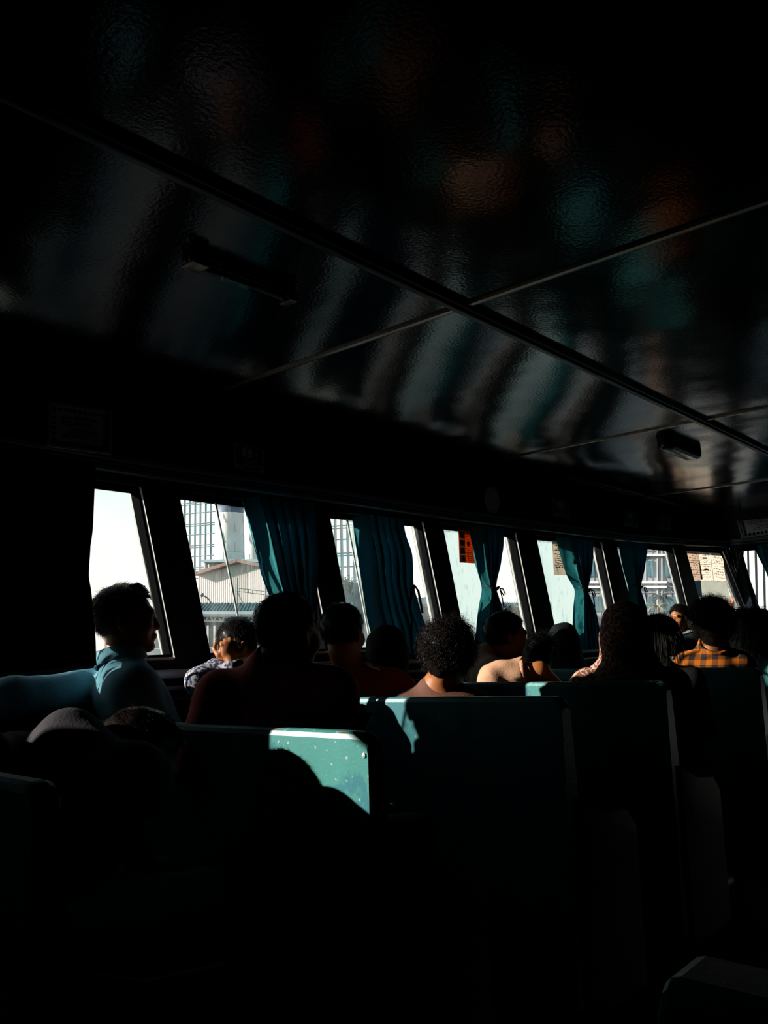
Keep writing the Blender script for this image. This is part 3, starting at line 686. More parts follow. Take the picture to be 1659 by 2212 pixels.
# framed certificates and small safety signs on the dark frieze
PALE = mat('certificate_paper', (.7, .85, 1.1), .7, var=.15); FRM = mat('frame_wood', (.34, .42, .55), .45); SIGNB = mat('sign_black', (.012, .012, .016), .5); SIGNW = mat('sign_white', (.75, .9, 1.1), .6)
def text_obj(name, txt, o, ux, uz, size, m, parent, n=(0, -1, 0), width=None):
    cu = bpy.data.curves.new(name, 'FONT'); cu.body = txt; cu.size = size; cu.align_x = 'CENTER'; cu.align_y = 'CENTER'; cu.extrude = .0006
    ob = bpy.data.objects.new(name, cu); COL.objects.link(ob); cu.materials.append(m)
    ux = nz(ux); nn = nz(np.array(n, float)); uz = np.cross(nn, ux)
    off = WLOC[parent.name]
    M = Matrix(np.stack([ux, uz, nn], 1).tolist()).to_4x4()
    T = Matrix.Translation(Vector((np.array(o)-off).tolist())) @ M
    bpy.context.view_layer.update(); me = bpy.data.meshes.new_from_object(ob.evaluated_get(bpy.context.evaluated_depsgraph_get())); bpy.data.objects.remove(ob)
    me.transform(T); ob = bpy.data.objects.new(name, me); COL.objects.link(ob); ob.parent = parent; WLOC[ob.name] = off
    return ob
def certificate(label, p, n):
    n = np.array(n, float); c = np.mean(p, 0); r = empty('certificate', (c[0], c[1], min(q[2] for q in p))); tag(r, label, 'certificate', 'framed certificates on the frieze')
    ux = nz(p[1]-p[0]); uz = nz(p[0]-p[3]); w = np.linalg.norm(p[1]-p[0]); h = np.linalg.norm(p[0]-p[3])
    g = lambda a, b, d: p[0]+ux*w*a-uz*h*b+n*d
    mb = MB()
    for a0, b0, a1, b1 in ((0, 0, 1, .05), (0, .95, 1, 1), (0, .05, .04, .95), (.96, .05, 1, .95)): mb.prism([g(a0, b0, 0), g(a1, b0, 0), g(a1, b1, 0), g(a0, b1, 0)], n*.018)
    mb.build('frame', FRM, r)
    mb = MB(); mb.prism([g(.04, .05, .002), g(.96, .05, .002), g(.96, .95, .002), g(.04, .95, .002)], n*.006); mb.build('paper', PALE, r)
    mb = MB()
    for i in range(11):
        for b in (.13, .87): mb.lathe([(0, .001), (w*.028, .001), (w*.028, 0)], g(.1+.8*i/10, b, .0085), n, 10)
    for i in range(6):
        for a in (.1, .9): mb.lathe([(0, .001), (w*.028, .001), (w*.028, 0)], g(a, .2+.6*i/5, .0085), n, 10)
    mb.build('scalloped_border', SIGNB, r)
    mb = MB(); scribble(mb, g(.2, .25, .0085), ux, uz, w*.6, h*.5, 6, 41, lw=.003, n=n); mb.build('writing', SIGNB, r)
certificate('framed certificate with scalloped border on the frieze above the leftmost curtain', [onY(*q, YW-.02) for q in ((100, 868), (236, 891), (236, 987), (98, 966))], (0, -1, 0))
pc = [onX(*q, 7.75) for q in ((1590, 1116), (1700, 1098), (1700, 1150), (1603, 1163))]
certificate('framed certificate with scalloped border high on the front wall at the right edge', pc, nz(np.cross(pc[1]-pc[0], pc[0]-pc[3]))*(1 if np.cross(pc[1]-pc[0], pc[0]-pc[3])[0] < 0 else -1))
def safety_sign(label, quad, kind):
    p = [onY(*q, YW-.004) for q in quad]; n = np.array([0, -1., 0]); c = np.mean(p, 0); r = empty('safety_sign', (c[0], c[1], min(q[2] for q in p))); tag(r, label, 'sign', 'safety signs on the frieze')
    ux = nz(p[1]-p[0]); uz = nz(p[0]-p[3]); w = np.linalg.norm(p[1]-p[0]); h = np.linalg.norm(p[0]-p[3])
    g = lambda a, b, d: p[0]+ux*w*a-uz*h*b+n*d
    mb = MB(); mb.prism([g(0, 0, -.003), g(1, 0, -.003), g(1, 1, -.003), g(0, 1, -.003)], n*.005); mb.build('board', SIGNB, r)
    mb = MB()
    for a0, b0, a1, b1 in ((0, 0, 1, .03), (0, .77, 1, .8), (0, .03, .03, .77), (.97, .03, 1, .77), (0, .83, 1, 1)): mb.prism([g(a0, b0, .002), g(a1, b0, .002), g(a1, b1, .002), g(a0, b1, .002)], n*.001)
    mb.build('border', SIGNW, r)
    mb = MB()
    if kind == 'jacket':
        for s_ in (-1, 1):
            x = .42+s_*.095; mb.prism([g(x-.08, .15, .002), g(x+.08, .15, .002), g(x+.08, .46, .002), g(x-.08, .46, .002)], n*.001); mb.prism([g(x-.05, .10, .002), g(x+.04, .10, .002), g(x+.04, .15, .002), g(x-.05, .15, .002)], n*.001)
        mb.build('symbol', SIGNW, r); mb = MB()
        mb.prism([g(.72, .2, .002), g(.77, .2, .002), g(.77, .46, .002), g(.72, .46, .002)], n*.001)
        mb.build('symbol', SIGNW, r)
        text_obj('lettering', 'LIFE JACKET', g(.5, .59, .0035), ux, uz, h*.12, SIGNW, r); text_obj('lettering', 'UNDER THE SEAT', g(.5, .70, .0035), ux, uz, h*.105, SIGNW, r)
    else:
        c0 = g(.45, .55, .003); rr = w*.2
        mb.tube([c0+ux*rr*math.cos(a)-uz*rr*math.sin(a) for a in np.linspace(-.2, 3.6, 16)], w*.028, 6)
        mb.lathe([(0, .001), (w*.06, .001), (w*.06, 0)], g(.36, .14, .002), n, 14)
        for a, b in (((.36, .2), (.38, .5)), ((.38, .36), (.58, .36)), ((.38, .5), (.62, .5)), ((.62, .5), (.72, .68))): mb.bar(g(*a, .0025), g(*b, .0025), w*.06, .001, up=n)
        mb.build('symbol', SIGNW, r); mb = MB()
        mb.bar(g(.85, .15, .0025), g(.85, .65, .0025), w*.05, .001, up=n)
        mb.build('symbol', SIGNW, r)
    mb = MB(); scribble(mb, g(.08, .85, .003), ux, uz, w*.84, h*.13, 2, 51, lw=.003); mb.build('script_line', SIGNB, r)
safety_sign('small black life jacket sign above the window with the chimney view', ((506, 958), (569, 970), (569, 1023), (507, 1012)), 'jacket')
safety_sign('small black life jacket sign above the window with the beige notice', ((1193, 1078), (1229, 1084), (1229, 1120), (1195, 1115)), 'jacket')
safety_sign('small black life jacket sign left of the wheelchair sign', ((1346, 1103), (1376, 1108), (1376, 1140), (1348, 1136)), 'jacket')
safety_sign('small black wheelchair sign on the frieze near the front corner', ((1421, 1112), (1446, 1116), (1446, 1148), (1423, 1144)), 'wheel')
c = onY(1062, 1081, YW-.012); root = empty('wall_clock', (c[0], c[1], c[2]-.08)); tag(root, 'round grey clock-like disc on the frieze left of the second life jacket sign', 'wall clock')
mb = MB(); mb.lathe([(.079, .02), (.085, .014), (.085, 0)], c+np.array([0, .012, 0]), (0, -1, 0), 40); mb.build('rim', FRM, root, smooth=True)
mb = MB(); mb.lathe([(0, .016), (.079, .016), (.079, .0)], c+np.array([0, .012, 0]), (0, -1, 0), 40); mb.build('dial', SIGNW, root)

# ------------------------------------------------------------------ ceiling lamps (off)
PLAST = glass_mat('lamp_cover_plastic', (.75, .78, .8), (.1, .1, .1), 0, .08, 8); METAL = mat('bare_metal', (.55, .42, .32), .3, metal=.8, var=.3, vscale=40); TUBEM = mat('lamp_tube', (.2, .2, .2), .3); HOUS = mat('lamp_housing', (.03, .03, .035), .4)
root = empty('ceiling_lamp', (1.42, 1.73, ZC)); tag(root, 'unlit tube lamp with clear cover on the ceiling over the man in blue', 'ceiling lamp', 'unlit tube lamps on the ceiling')
x0, x1, y0, y1 = 1.24, 1.60, 1.715, 1.775
mb = MB(); mb.box((x0, y0, ZC-.022), (x1, y1, ZC)); mb.build('housing', HOUS, root, bevel=.004)
mb = MB(); prof = [(y0, ZC-.022), (y0+.006, ZC-.04), (y0+.018, ZC-.048), (y1-.018, ZC-.048), (y1-.006, ZC-.04), (y1, ZC-.022)]
k = len(prof); mb.add([(x0+.05, y, z) for y, z in prof]+[(x1-.01, y, z) for y, z in prof], [(i, i+1, k+i+1, k+i) for i in range(k-1)]+[tuple(range(k)), tuple(range(2*k-1, k-1, -1))]); mb.build('clear_cover', PLAST, root, smooth=False)
mb = MB(); mb.tube([(x0+.04, (y0+y1)/2, ZC-.035), (x1-.03, (y0+y1)/2, ZC-.035)], .01, 12); mb.build('tube', TUBEM, root, smooth=True)
for a, b in ((x0-.004, x0+.05), (x1-.015, x1+.01)):
    mb = MB(); mb.box((a, y0+.003, ZC-.046), (b, y1-.003, ZC-.015)); mb.box((a-.004, y0+.01, ZC-.04), (a, y0+.018, ZC-.02)); mb.box((a-.004, y0+.03, ZC-.04), (a, y0+.05, ZC-.02)); sub(mb.build('end_cap', METAL, root, bevel=.006), 'bare metal end cap')
root = empty('ceiling_lamp', (4.6, 1.73, ZC)); tag(root, 'unlit rounded dark lamp on the ceiling near the front', 'ceiling lamp', 'unlit tube lamps on the ceiling')
def capsule_outline(xa, xb, yc, r): return [(xa+r*math.cos(a), yc+r*math.sin(a)) for a in np.linspace(math.pi/2, 1.5*math.pi, 12)]+[(xb+r*math.cos(a), yc+r*math.sin(a)) for a in np.linspace(-math.pi/2, math.pi/2, 12)]
o_ = capsule_outline(4.36, 4.72, 1.74, .05); mb = MB(); mb.prism([(x, y, ZC-.035) for x, y in o_], (0, 0, .035)); mb.build('housing', HOUS, root)
mb = MB()
v = []; rows = [(1, -.035), (.96, -.048), (.8, -.058), (.5, -.063)]
for s_, dz in rows: v += [(4.54+(x-4.54)*(1-(1-s_)*.25), 1.74+(y-1.74)*s_, ZC+dz) for x, y in o_]
n_ = len(o_); mb.add(v, [(i*n_+j, i*n_+(j+1) % n_, (i+1)*n_+(j+1) % n_, (i+1)*n_+j) for i in range(len(rows)-1) for j in range(n_)]+[tuple(range(len(v)-n_, len(v)))]); mb.build('lamp_cover', mat('dark_lamp_cover', (.02, .022, .026), .25), root, smooth=True)

# ------------------------------------------------------------------ benches
def bench_mat():
    m = bpy.data.materials.new('chipped_teal_paint'); m.use_nodes = True; nt = m.node_tree; n = nt.nodes; L = nt.links; b = n['Principled BSDF']; b.inputs['Roughness'].default_value = .38; b.inputs['Specular IOR Level'].default_value = .2
    tc = n.new('ShaderNodeTexCoord')
    def noise(sc, det, lo, hi, st=(1, 1, 1)):
        mp = n.new('ShaderNodeMapping'); mp.inputs['Scale'].default_value = st; L.new(tc.outputs['Object'], mp.inputs['Vector'])
        z = n.new('ShaderNodeTexNoise'); z.inputs['Scale'].default_value = sc; z.inputs['Detail'].default_value = det; L.new(mp.outputs['Vector'], z.inputs['Vector'])
        r = n.new('ShaderNodeMapRange'); r.inputs['From Min'].default_value = lo; r.inputs['From Max'].default_value = hi; L.new(z.outputs['Fac'], r.inputs['Value']); return r.outputs['Result'], z.outputs['Fac']
    def mix(f, a, bcol):
        x = n.new('ShaderNodeMix'); x.data_type = 'RGBA'; L.new(f, x.inputs[0])
        if isinstance(a, tuple): x.inputs[6].default_value = (*a, 1)
        else: L.new(a, x.inputs[6])
        x.inputs[7].default_value = (*bcol, 1); return x.outputs[2]
    att = n.new('ShaderNodeObjectInfo')
    f1, h1 = noise(7, 6, .54, .56, (1, 1, .7)); c = mix(f1, (.032, .142, .130), (.021, .104, .120))
    f2, _ = noise(60, 4, .66, .68); c = mix(f2, c, (.22, .25, .22))
    sep = n.new('ShaderNodeSeparateXYZ'); L.new(tc.outputs['Object'], sep.inputs[0])
    geo = n.new('ShaderNodeNewGeometry'); sepn = n.new('ShaderNodeSeparateXYZ'); L.new(geo.outputs['Normal'], sepn.inputs[0])
    f3, _ = noise(9, 4, .58, .62); c3 = n.new('ShaderNodeMath'); c3.operation = 'MULTIPLY'
    edge = n.new('ShaderNodeMapRange'); edge.inputs['From Min'].default_value = .35; edge.inputs['From Max'].default_value = .6; L.new(sepn.outputs['Z'], edge.inputs['Value'])
    L.new(f3, c3.inputs[0]); L.new(edge.outputs['Result'], c3.inputs[1]); c = mix(c3.outputs[0], c, (.16, .036, .014))
    L.new(c, b.inputs['Base Color'])
    bp = n.new('ShaderNodeBump'); bp.inputs['Strength'].default_value = .35; bp.inputs['Distance'].default_value = .004; L.new(h1, bp.inputs['Height'])
    _, h2 = noise(120, 3, 0, 1); b2 = n.new('ShaderNodeBump'); b2.inputs['Strength'].default_value = .2; b2.inputs['Distance'].default_value = .002; L.new(h2, b2.inputs['Height']); L.new(bp.outputs['Normal'], b2.inputs['Normal'])
    L.new(b2.outputs['Normal'], b.inputs['Normal']); return m
BENCH = bench_mat(); BENCH_SHADE = mat('bench_shade_dark', (.012, .018, .026), .6, spec=.2, var=.3); SCREW = mat('pale_screw', (.5, .6, .55), .3, metal=.5)  # seats, bases and end panels coloured near black in place of shade
def bench(label, X, za, zw, ya=1.28, yw=2.655, t=.05, group='teal benches', flip=1, X2=None, rc=.035):
    """back panel across the boat from the aisle (ya) to the wall (yw); za, zw: top heights at the two ends"""
    X2 = X if X2 is None else X2
    root = empty('bench', (X+.2, (ya+yw)/2, 0)); tag(root, label, 'bench', group)
    s = 1 if yw > ya else -1
    def back(y, z, x0): return [(x0, y, .06), (x0+t*.2, y, .06)]
    v = []
    N = 26
    def top(u):                     # the aisle-side top corner is rounded off
        y = ya+(yw-ya)*u; z = za+(zw-za)*u; d = abs(y-ya)
        r = rc
        if d < r: z -= r-math.sqrt(max(r*r-(r-d)**2, 0))
        return y, z
    us = [0, .002, .005, .01, .016, .022, .03]+list(np.linspace(.06, 1, 14))
    prof = [(0, -.9), (0, -.016), (.004, -.005), (.012, 0), (t-.016, 0), (t-.005, -.004), (t, -.016), (t+.03, -.42), (t+.03, -.86)]
    for u in us:
        y, z = top(u); xx = X+(X2-X)*u
        for i, (dx, dz) in enumerate(prof):
            zz = z+dz if dz > -.3 else (.46 if i == 7 else .05)
            v.append((xx+dx, y, max(zz, .05)))
    k = len(prof); f = [(i*k+j, i*k+(j+1) % k, (i+1)*k+(j+1) % k, (i+1)*k+j) for i in range(len(us)-1) for j in range(k)]
    f += [tuple(range(k-1, -1, -1)), tuple(range((len(us)-1)*k, len(us)*k))]
    if s < 0: f = [q[::-1] for q in f]
    f = [q[::-1] for q in f]
    mesh_obj('backrest', v, f, BENCH, root)
    y0, y1 = min(ya, yw), max(ya, yw)
    mb = MB(); mb.box((X+t+.032, y0+.01, .40), (X+.44, y1, .45)); mb.build('seat', BENCH_SHADE, root, bevel=.012)
    mb = MB(); mb.box((X+t+.032, y0+.03, .0), (X+.40, y1, .398)); mb.build('seat_base', BENCH_SHADE, root)
    mb = MB(); ye = ya-s*.012
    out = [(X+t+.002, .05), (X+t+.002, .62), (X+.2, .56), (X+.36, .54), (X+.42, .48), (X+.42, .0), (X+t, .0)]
    mb.prism([(x, min(ya, ye), z) for x, z in out], (0, .012, 0)); mb.build('end_panel', BENCH_SHADE, root, bevel=.004)
    return root
r0 = bench('dark teal bench end in front of the camera at the left edge', .634, .897, .89)
r1 = bench('teal bench with the large sunlit patch on its back', 1.394, .8991, .876)
mb = MB(); c = onX(787, 1632, 1.394); mb.lathe([(0, .004), (.005, .003), (.007, 0)], c, (-1, 0, 0), 14); sub(mb.build('screw', SCREW, r1), 'pale screw head near the top corner')
bench('second teal bench with peeling paint and a phone seen in front of it', 2.251, .920, .883)
bench('long teal bench behind the curly-haired head with a sunlit strip along its top', 3.014, .925, .899)
bench('teal bench beyond the man in beige with only its top edge showing', 4.08, .930, .918)
bench('teal bench fifth ahead of the sunlit bench, hidden by the passengers', 4.9, .94, .935)
bench('teal bench sixth ahead of the sunlit bench, hidden by the passengers', 5.7, .94, .935)
bench('teal bench last ahead towards the front corner, hidden by the passengers', 6.62, .94, .935)
bench('dark bench across the aisle at the bottom right corner', .575, .868, .868, ya=.268, yw=-1.1, t=.075, rc=.014)
c = P(853, 1750, 2.85); c[0] = 2.245
root = tag(MB().build('x', SCREW) if False else empty('steel_ring', (c[0], c[1], c[2]-.03)), 'small steel ring glinting in the dark below the second bench top', 'ring')
mb = MB(); mb.tube([c+np.array([-.012, .026*math.cos(a), .022*math.sin(a)]) for a in np.linspace(0, 2*math.pi, 25)], .004, 8, cap=False); mb.build('ring_loop', mat('bright_steel', (.8, .8, .8), .15, metal=1), root, smooth=True)
mb = MB(); mb.lathe([(.006, 0), (.006, .012)], c+np.array([.004, 0, .022]), (-1, 0, 0), 10); mb.build('eye_bolt', SCREW, root)
AL = .95
# ------------------------------------------------------------------ outside: quay and buildings
WATER = mat('harbour_water', (.004, .012, .018), .12, bump=.6, bscale=1.5); QUAY = mat('quay_concrete', (.20, .20, .19), .9, var=.3, vscale=.5)
mb = MB(); mb.box((-150, -120, -2.2), (260, 320, -.7)); tag(mb.build('water', WATER), kind='structure')
mb = MB(); mb.box((-60, 16, -2.0), (240, 300, .1)); tag(mb.build('ground_quay', QUAY), kind='structure')
def nv(x, y): return nz(np.array([x, y, 0.]))
class Facade:
    """a vertical plane at distance d through a sight line, n its outward normal"""
    def __init__(s, px, py, d, n): s.o = P(px, py, d); s.n = n; s.u = nz(np.cross([0, 0, 1.], n))
    def __call__(s, px, py, out=0): return onPlane(px, py, s.o+s.n*out, s.n)
    def rect(s, x0, y0, x1, y1, out=0):
        a, b = s(x0, y0, out), s(x1, y1, out); ua, ub = (a-s.o)@s.u, (b-s.o)@s.u
        g = lambda u, z: s.o+s.n*out+s.u*u+np.array([0, 0, z-s.o[2]])
        return ua, ub, b[2], a[2], g
GLA = mat('tower_glass_pale', (.66, .72, .70), .35, var=.12, vscale=.5); GLB = mat('tower_glass_blue', (.46, .60, .61), .3, var=.2, vscale=.3); GLC = mat('tower_glass_white', (.76, .77, .73), .4, var=.1, vscale=.5)
MULL = mat('tower_mullion', (.12, .2, .23), .5)
def glass_tower(label, px, py, d, n, x0, y0, x1, z_bot, cols, rows, depth=14, seed=0, hh=None, split=False):
    F = Facade(px, py, d, n); ua, ub, _, zt, g = F.rect(x0, y0, x1, y0)
    c = g((ua+ub)/2, z_bot); root = empty('office_tower', c); tag(root, label, 'building', 'buildings behind the quay')
    r = random.Random(seed); mb = MB(); W_ = (ub-ua)/cols; Hh = hh or (zt-z_bot)/rows; rows = int(math.ceil((zt-z_bot)/Hh))
    for i in range(cols):
        for j in range(rows):
            a, b, t, q = ua+i*W_, ua+(i+1)*W_, zt-j*Hh, zt-(j+1)*Hh
            mb.add([g(a, q), g(b, q), g(b, t), g(a, t)], [(0, 1, 2, 3)], r.choice((0, 0, 1, 2) if (j % 2) else (2, 2, 0, 0)) if not split else (1 if j % 3 else 2))
    mb.build('glass_front', [GLA, GLB, GLC], root)
    mb = MB(); e = -F.n*depth; mb.prism([g(ua, z_bot)-F.n*.05, g(ub, z_bot)-F.n*.05, g(ub, zt)-F.n*.05, g(ua, zt)-F.n*.05], e); mb.build('block', GLB, root)
    mb = MB(); wv = (ub-ua)/cols*.07
    for i in range(cols+1): mb.bar(g(ua+i*W_, z_bot)+F.n*.03, g(ua+i*W_, zt)+F.n*.03, wv, .1, up=F.n)
    for j in range(rows+1):
        mb.bar(g(ua, zt-j*Hh)+F.n*.03, g(ub, zt-j*Hh)+F.n*.03, .1, wv, up=(0, 0, 1))
        if j % 2: mb.bar(g(ua, zt-j*Hh-Hh*.18)+F.n*.03, g(ub, zt-j*Hh-Hh*.18)+F.n*.03, .1, wv, up=(0, 0, 1))
    mb.build('mullion_grid', MULL, root)
    return root
glass_tower('tall glass grid tower behind the chimneys and warehouse', 440, 1150, 95, nv(-.93, -.36), 388, 1020, 572, .1, 16, 22, seed=4, hh=1.25)
glass_tower('glass grid building seen through the window with the untied curtain', 745, 1180, 90, nv(-.88, -.47), 694, 1050, 800, .1, 8, 14, seed=9, hh=1.5)
# chimneys
CHW = mat('white_chimney', (.92, .87, .81), .8, var=.12, vscale=1.2); CHD = mat('dark_chimney_band', (.07, .10, .16), .6); JOINT = mat('joint_grey', (.55, .53, .50), .9)
def chimney(label, xc, half_top, half_bot, ytop, yband, ybot, d):
    a, b, c = P(xc, ytop, d), P(xc, yband, d), P(xc, ybot, d); k = d/FPX; rt, rb = half_top*k, half_bot*k
    root = empty('chimney', (c[0], c[1], c[2])); tag(root, label, 'chimney', 'white chimneys with dark tops')
    mb = MB(); mb.lathe([(rb, 0), (rt*1.02, b[2]-c[2])], c, n=32); mb.build('shaft', CHW, root, smooth=True)
    mb = MB(); mb.lathe([(rt, b[2]-c[2]), (rt*.96, a[2]-c[2]), (rt*.85, a[2]-c[2]), (rt*.85, a[2]-c[2]-.6)], c, n=32); sub(mb.build('top_band', CHD, root, smooth=True), 'dark blue top band')
    mb = MB()
    for i in range(1, 5):
        z = (b[2]-c[2])*i/5; r_ = rb+(rt-rb)*i/5; mb.lathe([(r_*1.004, z-.02), (r_*1.004, z+.02)], c, n=32)
    for i in range(5):
        z0, z1 = (b[2]-c[2])*i/5, (b[2]-c[2])*(i+1)/5; r_ = rb*1.005
        for q in range(4):
            g = q*1.57+(i % 2)*.8+3.6; v = np.array([math.cos(g), math.sin(g), 0]); mb.bar(c+v*r_*.995+np.array([0, 0, z0]), c+v*(rb+(rt-rb)*(i+1)/5)*.995+np.array([0, 0, z1]), .03, .03)
    mb.build('joints', JOINT, root)
chimney('largest white chimney with dark blue top over the warehouse', 496, 30, 33, 1085, 1108, 1216, 62)
chimney('second white chimney standing behind the teal curtain edge', 549, 22, 25, 1076, 1106, 1222, 66)
chimney('third white chimney mostly behind the gathered teal curtain', 592, 22, 25, 1090, 1112, 1225, 70)
# warehouse with corrugated gable
CORR = mat('corrugated_sheet', (.85, .77, .71), .6, var=.2, vscale=1.5, stretch=(1, 1, .2)); RUST = mat('rusty_roof_edge', (.16, .09, .07), .8); CORG = mat('grey_corrugated_sheet', (.30, .31, .31), .6, var=.2, vscale=1.5, stretch=(1, 1, .2))
def corrugated(F, x0, x1, top, ybot, pitch, amp, out=0):
    """top: function of px giving the px row of the upper edge"""
    a = F(x0, ybot, out); b = F(x1, ybot, out); L = np.linalg.norm((b-a)[:2]); n_ = int(L/pitch)*4; v = []; 
    for i in range(n_+1):
        t = i/n_; x = x0+(x1-x0)*t; o = out+(0, amp, amp, 0)[i % 4]*1.0
        p, q = F(x, ybot, out), F(x, top(x), out); v += [p+F.n*(o-out), np.array([p[0], p[1], q[2]])+F.n*(o-out)]
    return v, [(2*i, 2*i+2, 2*i+3, 2*i+1) for i in range(n_)]
Fw = Facade(515, 1260, 42, nv(-.93, -.36))
root = empty('warehouse', Fw(540, 1340)*np.array([1, 1, 0])+np.array([0, 0, .1])); tag(root, 'corrugated metal warehouse with a low gable below the chimneys', 'building', 'buildings behind the quay')
gable = lambda x: 1213+(515-x)*.30 if x < 515 else 1213+(x-515)*.2
v, f = corrugated(Fw, 428, 690, gable, 1345, .11, .04); mesh_obj('gable_wall', v, f, CORR, root)
mb = MB()
pts = [Fw(428, 1345), Fw(690, 1345), Fw(690, gable(690)), Fw(515, 1213), Fw(428, gable(428))]; mb.prism([q-Fw.n*.05 for q in pts], -Fw.n*5); mb.build('block', CORG, root)
mb = MB(); mb.bar(Fw(423, gable(423), .25), Fw(517, 1211, .25), .5, .16); mb.bar(Fw(515, 1211, .25), Fw(692, gable(692)-1, .25), .5, .16); sub(mb.build('roof_edge', RUST, root), 'rusty roof edge')
Fb = Facade(480, 1225, 58, nv(-.93, -.36)); v, f = corrugated(Fb, 440, 640, lambda x: 1213, 1300, .3, .08); root = mesh_obj('shed', v, f, CORG); tag(root, 'taller pale shed rising just behind the warehouse gable', 'building', 'buildings behind the quay')
mb = MB(); mb.bar(Fb(438, 1212, .2), Fb(640, 1211, .2), .4, .2); mb.prism([Fb(441, 1300, -.2), Fb(639, 1300, -.2), Fb(639, 1214, -.2), Fb(441, 1214, -.2)], -Fb.n*8); mb.build('roof_edge', MULL, root)
# lower corrugated wall and canopy on trusses
Fl = Facade(490, 1370, 38, nv(-.93, -.36))
v, f = corrugated(Fl, 330, 780, lambda x: 1322, 1432, .34, .12); root = mesh_obj('quay_shed', v, f, CORG); tag(root, 'long grey corrugated quay shed below the canopy', 'building', 'buildings behind the quay')
mb = MB(); mb.prism([Fl(331, 1432, -.1), Fl(779, 1432, -.1), Fl(779, 1323, -.1), Fl(331, 1323, -.1)], -Fl.n*1.5); mb.build('block', CORG, root)
CAN = mat('canopy_roof_sheet', (.055, .12, .13), .5, var=.2, vscale=2); CAND = mat('canopy_steel', (.03, .04, .05), .5); CANE = mat('canopy_fascia', (.14, .2, .21), .5)
Fc = Facade(500, 1320, 34, nv(-.93, -.36)); Fk = Facade(500, 1320, 37.2, nv(-.93, -.36))
root = empty('canopy', Fc(500, 1330)*np.array([1, 1, 0])+np.array([0, 0, .1])); tag(root, 'long low canopy with a teal grey roof and dark trusses', 'canopy')
fl, fr, bl, br = Fc(334, 1322), Fc(770, 1322), Fk(358, 1303), Fk(760, 1303)
mb = MB(); mb.hexa([fl-np.array([0, 0, .08]), fr-np.array([0, 0, .08]), br-np.array([0, 0, .08]), bl-np.array([0, 0, .08]), fl, fr, br, bl])
for i in range(60): t = i/59; mb.bar(ext(fl, fr, t)+np.array([0, 0, .02]), ext(bl, br, t)+np.array([0, 0, .02]), .04, .05)
mb.build('roof', CAN, root)
mb = MB(); mb.bar(fl+np.array([0, 0, -.03]), fr+np.array([0, 0, -.03]), .12, .12); mb.build('fascia', CANE, root)
mb = MB(); lo = np.array([0, 0, -.42])
mb.bar(fl+np.array([0, 0, -.15]), fr+np.array([0, 0, -.15]), .1, .1); mb.bar(bl+lo, br+lo, .1, .1); mb.bar(fl+lo*.9, fr+lo*.9, .07, .07)
for i in range(24):
    a, b = ext(fl, fr, i/24), ext(fl, fr, (i+.5)/24); c_ = ext(fl, fr, (i+1)/24); mb.bar(a+np.array([0, 0, -.15]), b+lo*.9, .05, .05); mb.bar(b+lo*.9, c_+np.array([0, 0, -.15]), .05, .05)
mb.hexa([bl+lo*1.05, br+lo*1.05, br+lo*1.05-Fk.n*.2, bl+lo*1.05-Fk.n*.2, bl, br, br-Fk.n*.2, bl-Fk.n*.2])
mb.build('truss', CAND, root)
for i in range(5):
    mb = MB(); q = ext(fl, fr, .03+.235*i)-Fc.n*1.2; mb.bar((q[0], q[1], .1), (q[0], q[1], q[2]), .16, .16); mb.build('post', CAND, root)
# street lamp and gantry
STEEL = mat('dark_steel', (.05, .06, .07), .5)
base = P(459, 1400, 41); base[2] = .1; top = P(455, 1300, 41); root = empty('street_lamp', base); tag(root, 'curved street lamp standing before the corrugated warehouse', 'street lamp')
mb = MB(); arc = [P(x, y, 41) for x, y in ((458, 1312), (456, 1303), (452, 1296), (446, 1290), (440, 1287), (434, 1285))]; mb.tube([base]+arc, .035, 8); mb.build('pole', STEEL, root, smooth=True)
mb = MB(); mb.tube([P(440, 1287, 41), P(437, 1285.5, 41), P(432, 1285, 41)], [.04, .12, .04], 8); mb.build('lamp_head', STEEL, root, smooth=True)
root = empty('gantry_frame', P(511, 1400, 41)*np.array([1, 1, 0])+np.array([0, 0, .1])); tag(root, 'slim dark gantry frame with a lattice crossbar in front of the warehouse', 'gantry')
mb = MB()
for x, y in ((512, 1248), (573, 1256)): q = P(x, y, 41); mb.bar((q[0], q[1], .1), q, .05, .05)
mb.bar(P(512, 1276, 41), P(524, 1302, 41), .03, .03); mb.build('post', STEEL, root)
mb = MB(); a0, a1, b0, b1 = P(509, 1270, 41), P(582, 1279, 41), P(509, 1277, 41), P(582, 1286, 41); mb.bar(a0, a1, .03, .03); mb.bar(b0, b1, .03, .03)
for i in range(9): mb.bar(ext(a0, a1, i/8), ext(b0, b1, i/8), .02, .02)
mb.build('crossbar', STEEL, root)
# houses and low roofs further along the quay
HOUSE = mat('grey_house_wall', (.34, .35, .36), .8, var=.1); ROOFD = mat('dark_roof', (.05, .06, .08), .7); WSH = mat('grey_teal_shed_wall', (.14, .17, .18), .8, var=.4, vscale=1.5)
Fh = Facade(760, 1285, 46, nv(-.93, -.36)); root = empty('house', Fh(770, 1380)*np.array([1, 1, 0])+np.array([0, 0, .1])); tag(root, 'grey gabled house beside the leafy branch', 'building', 'buildings behind the quay')
mb = MB(); mb.prism([Fh(715, 1420), Fh(835, 1420), Fh(835, 1296), Fh(757, 1265), Fh(715, 1285)], -Fh.n*6); mb.build('wall', HOUSE, root)
mb = MB(); a, b, c_ = Fh(710, 1287, .2), Fh(757, 1263, .2), Fh(840, 1297, .2); e = -Fh.n*6.4
for p0, p1 in ((a, b), (b, c_)): mb.hexa([p0, p1, p1+e, p0+e]+[q+np.array([0, 0, .12]) for q in (p0, p1, p1+e, p0+e)])
mb.build('roof', ROOFD, root)
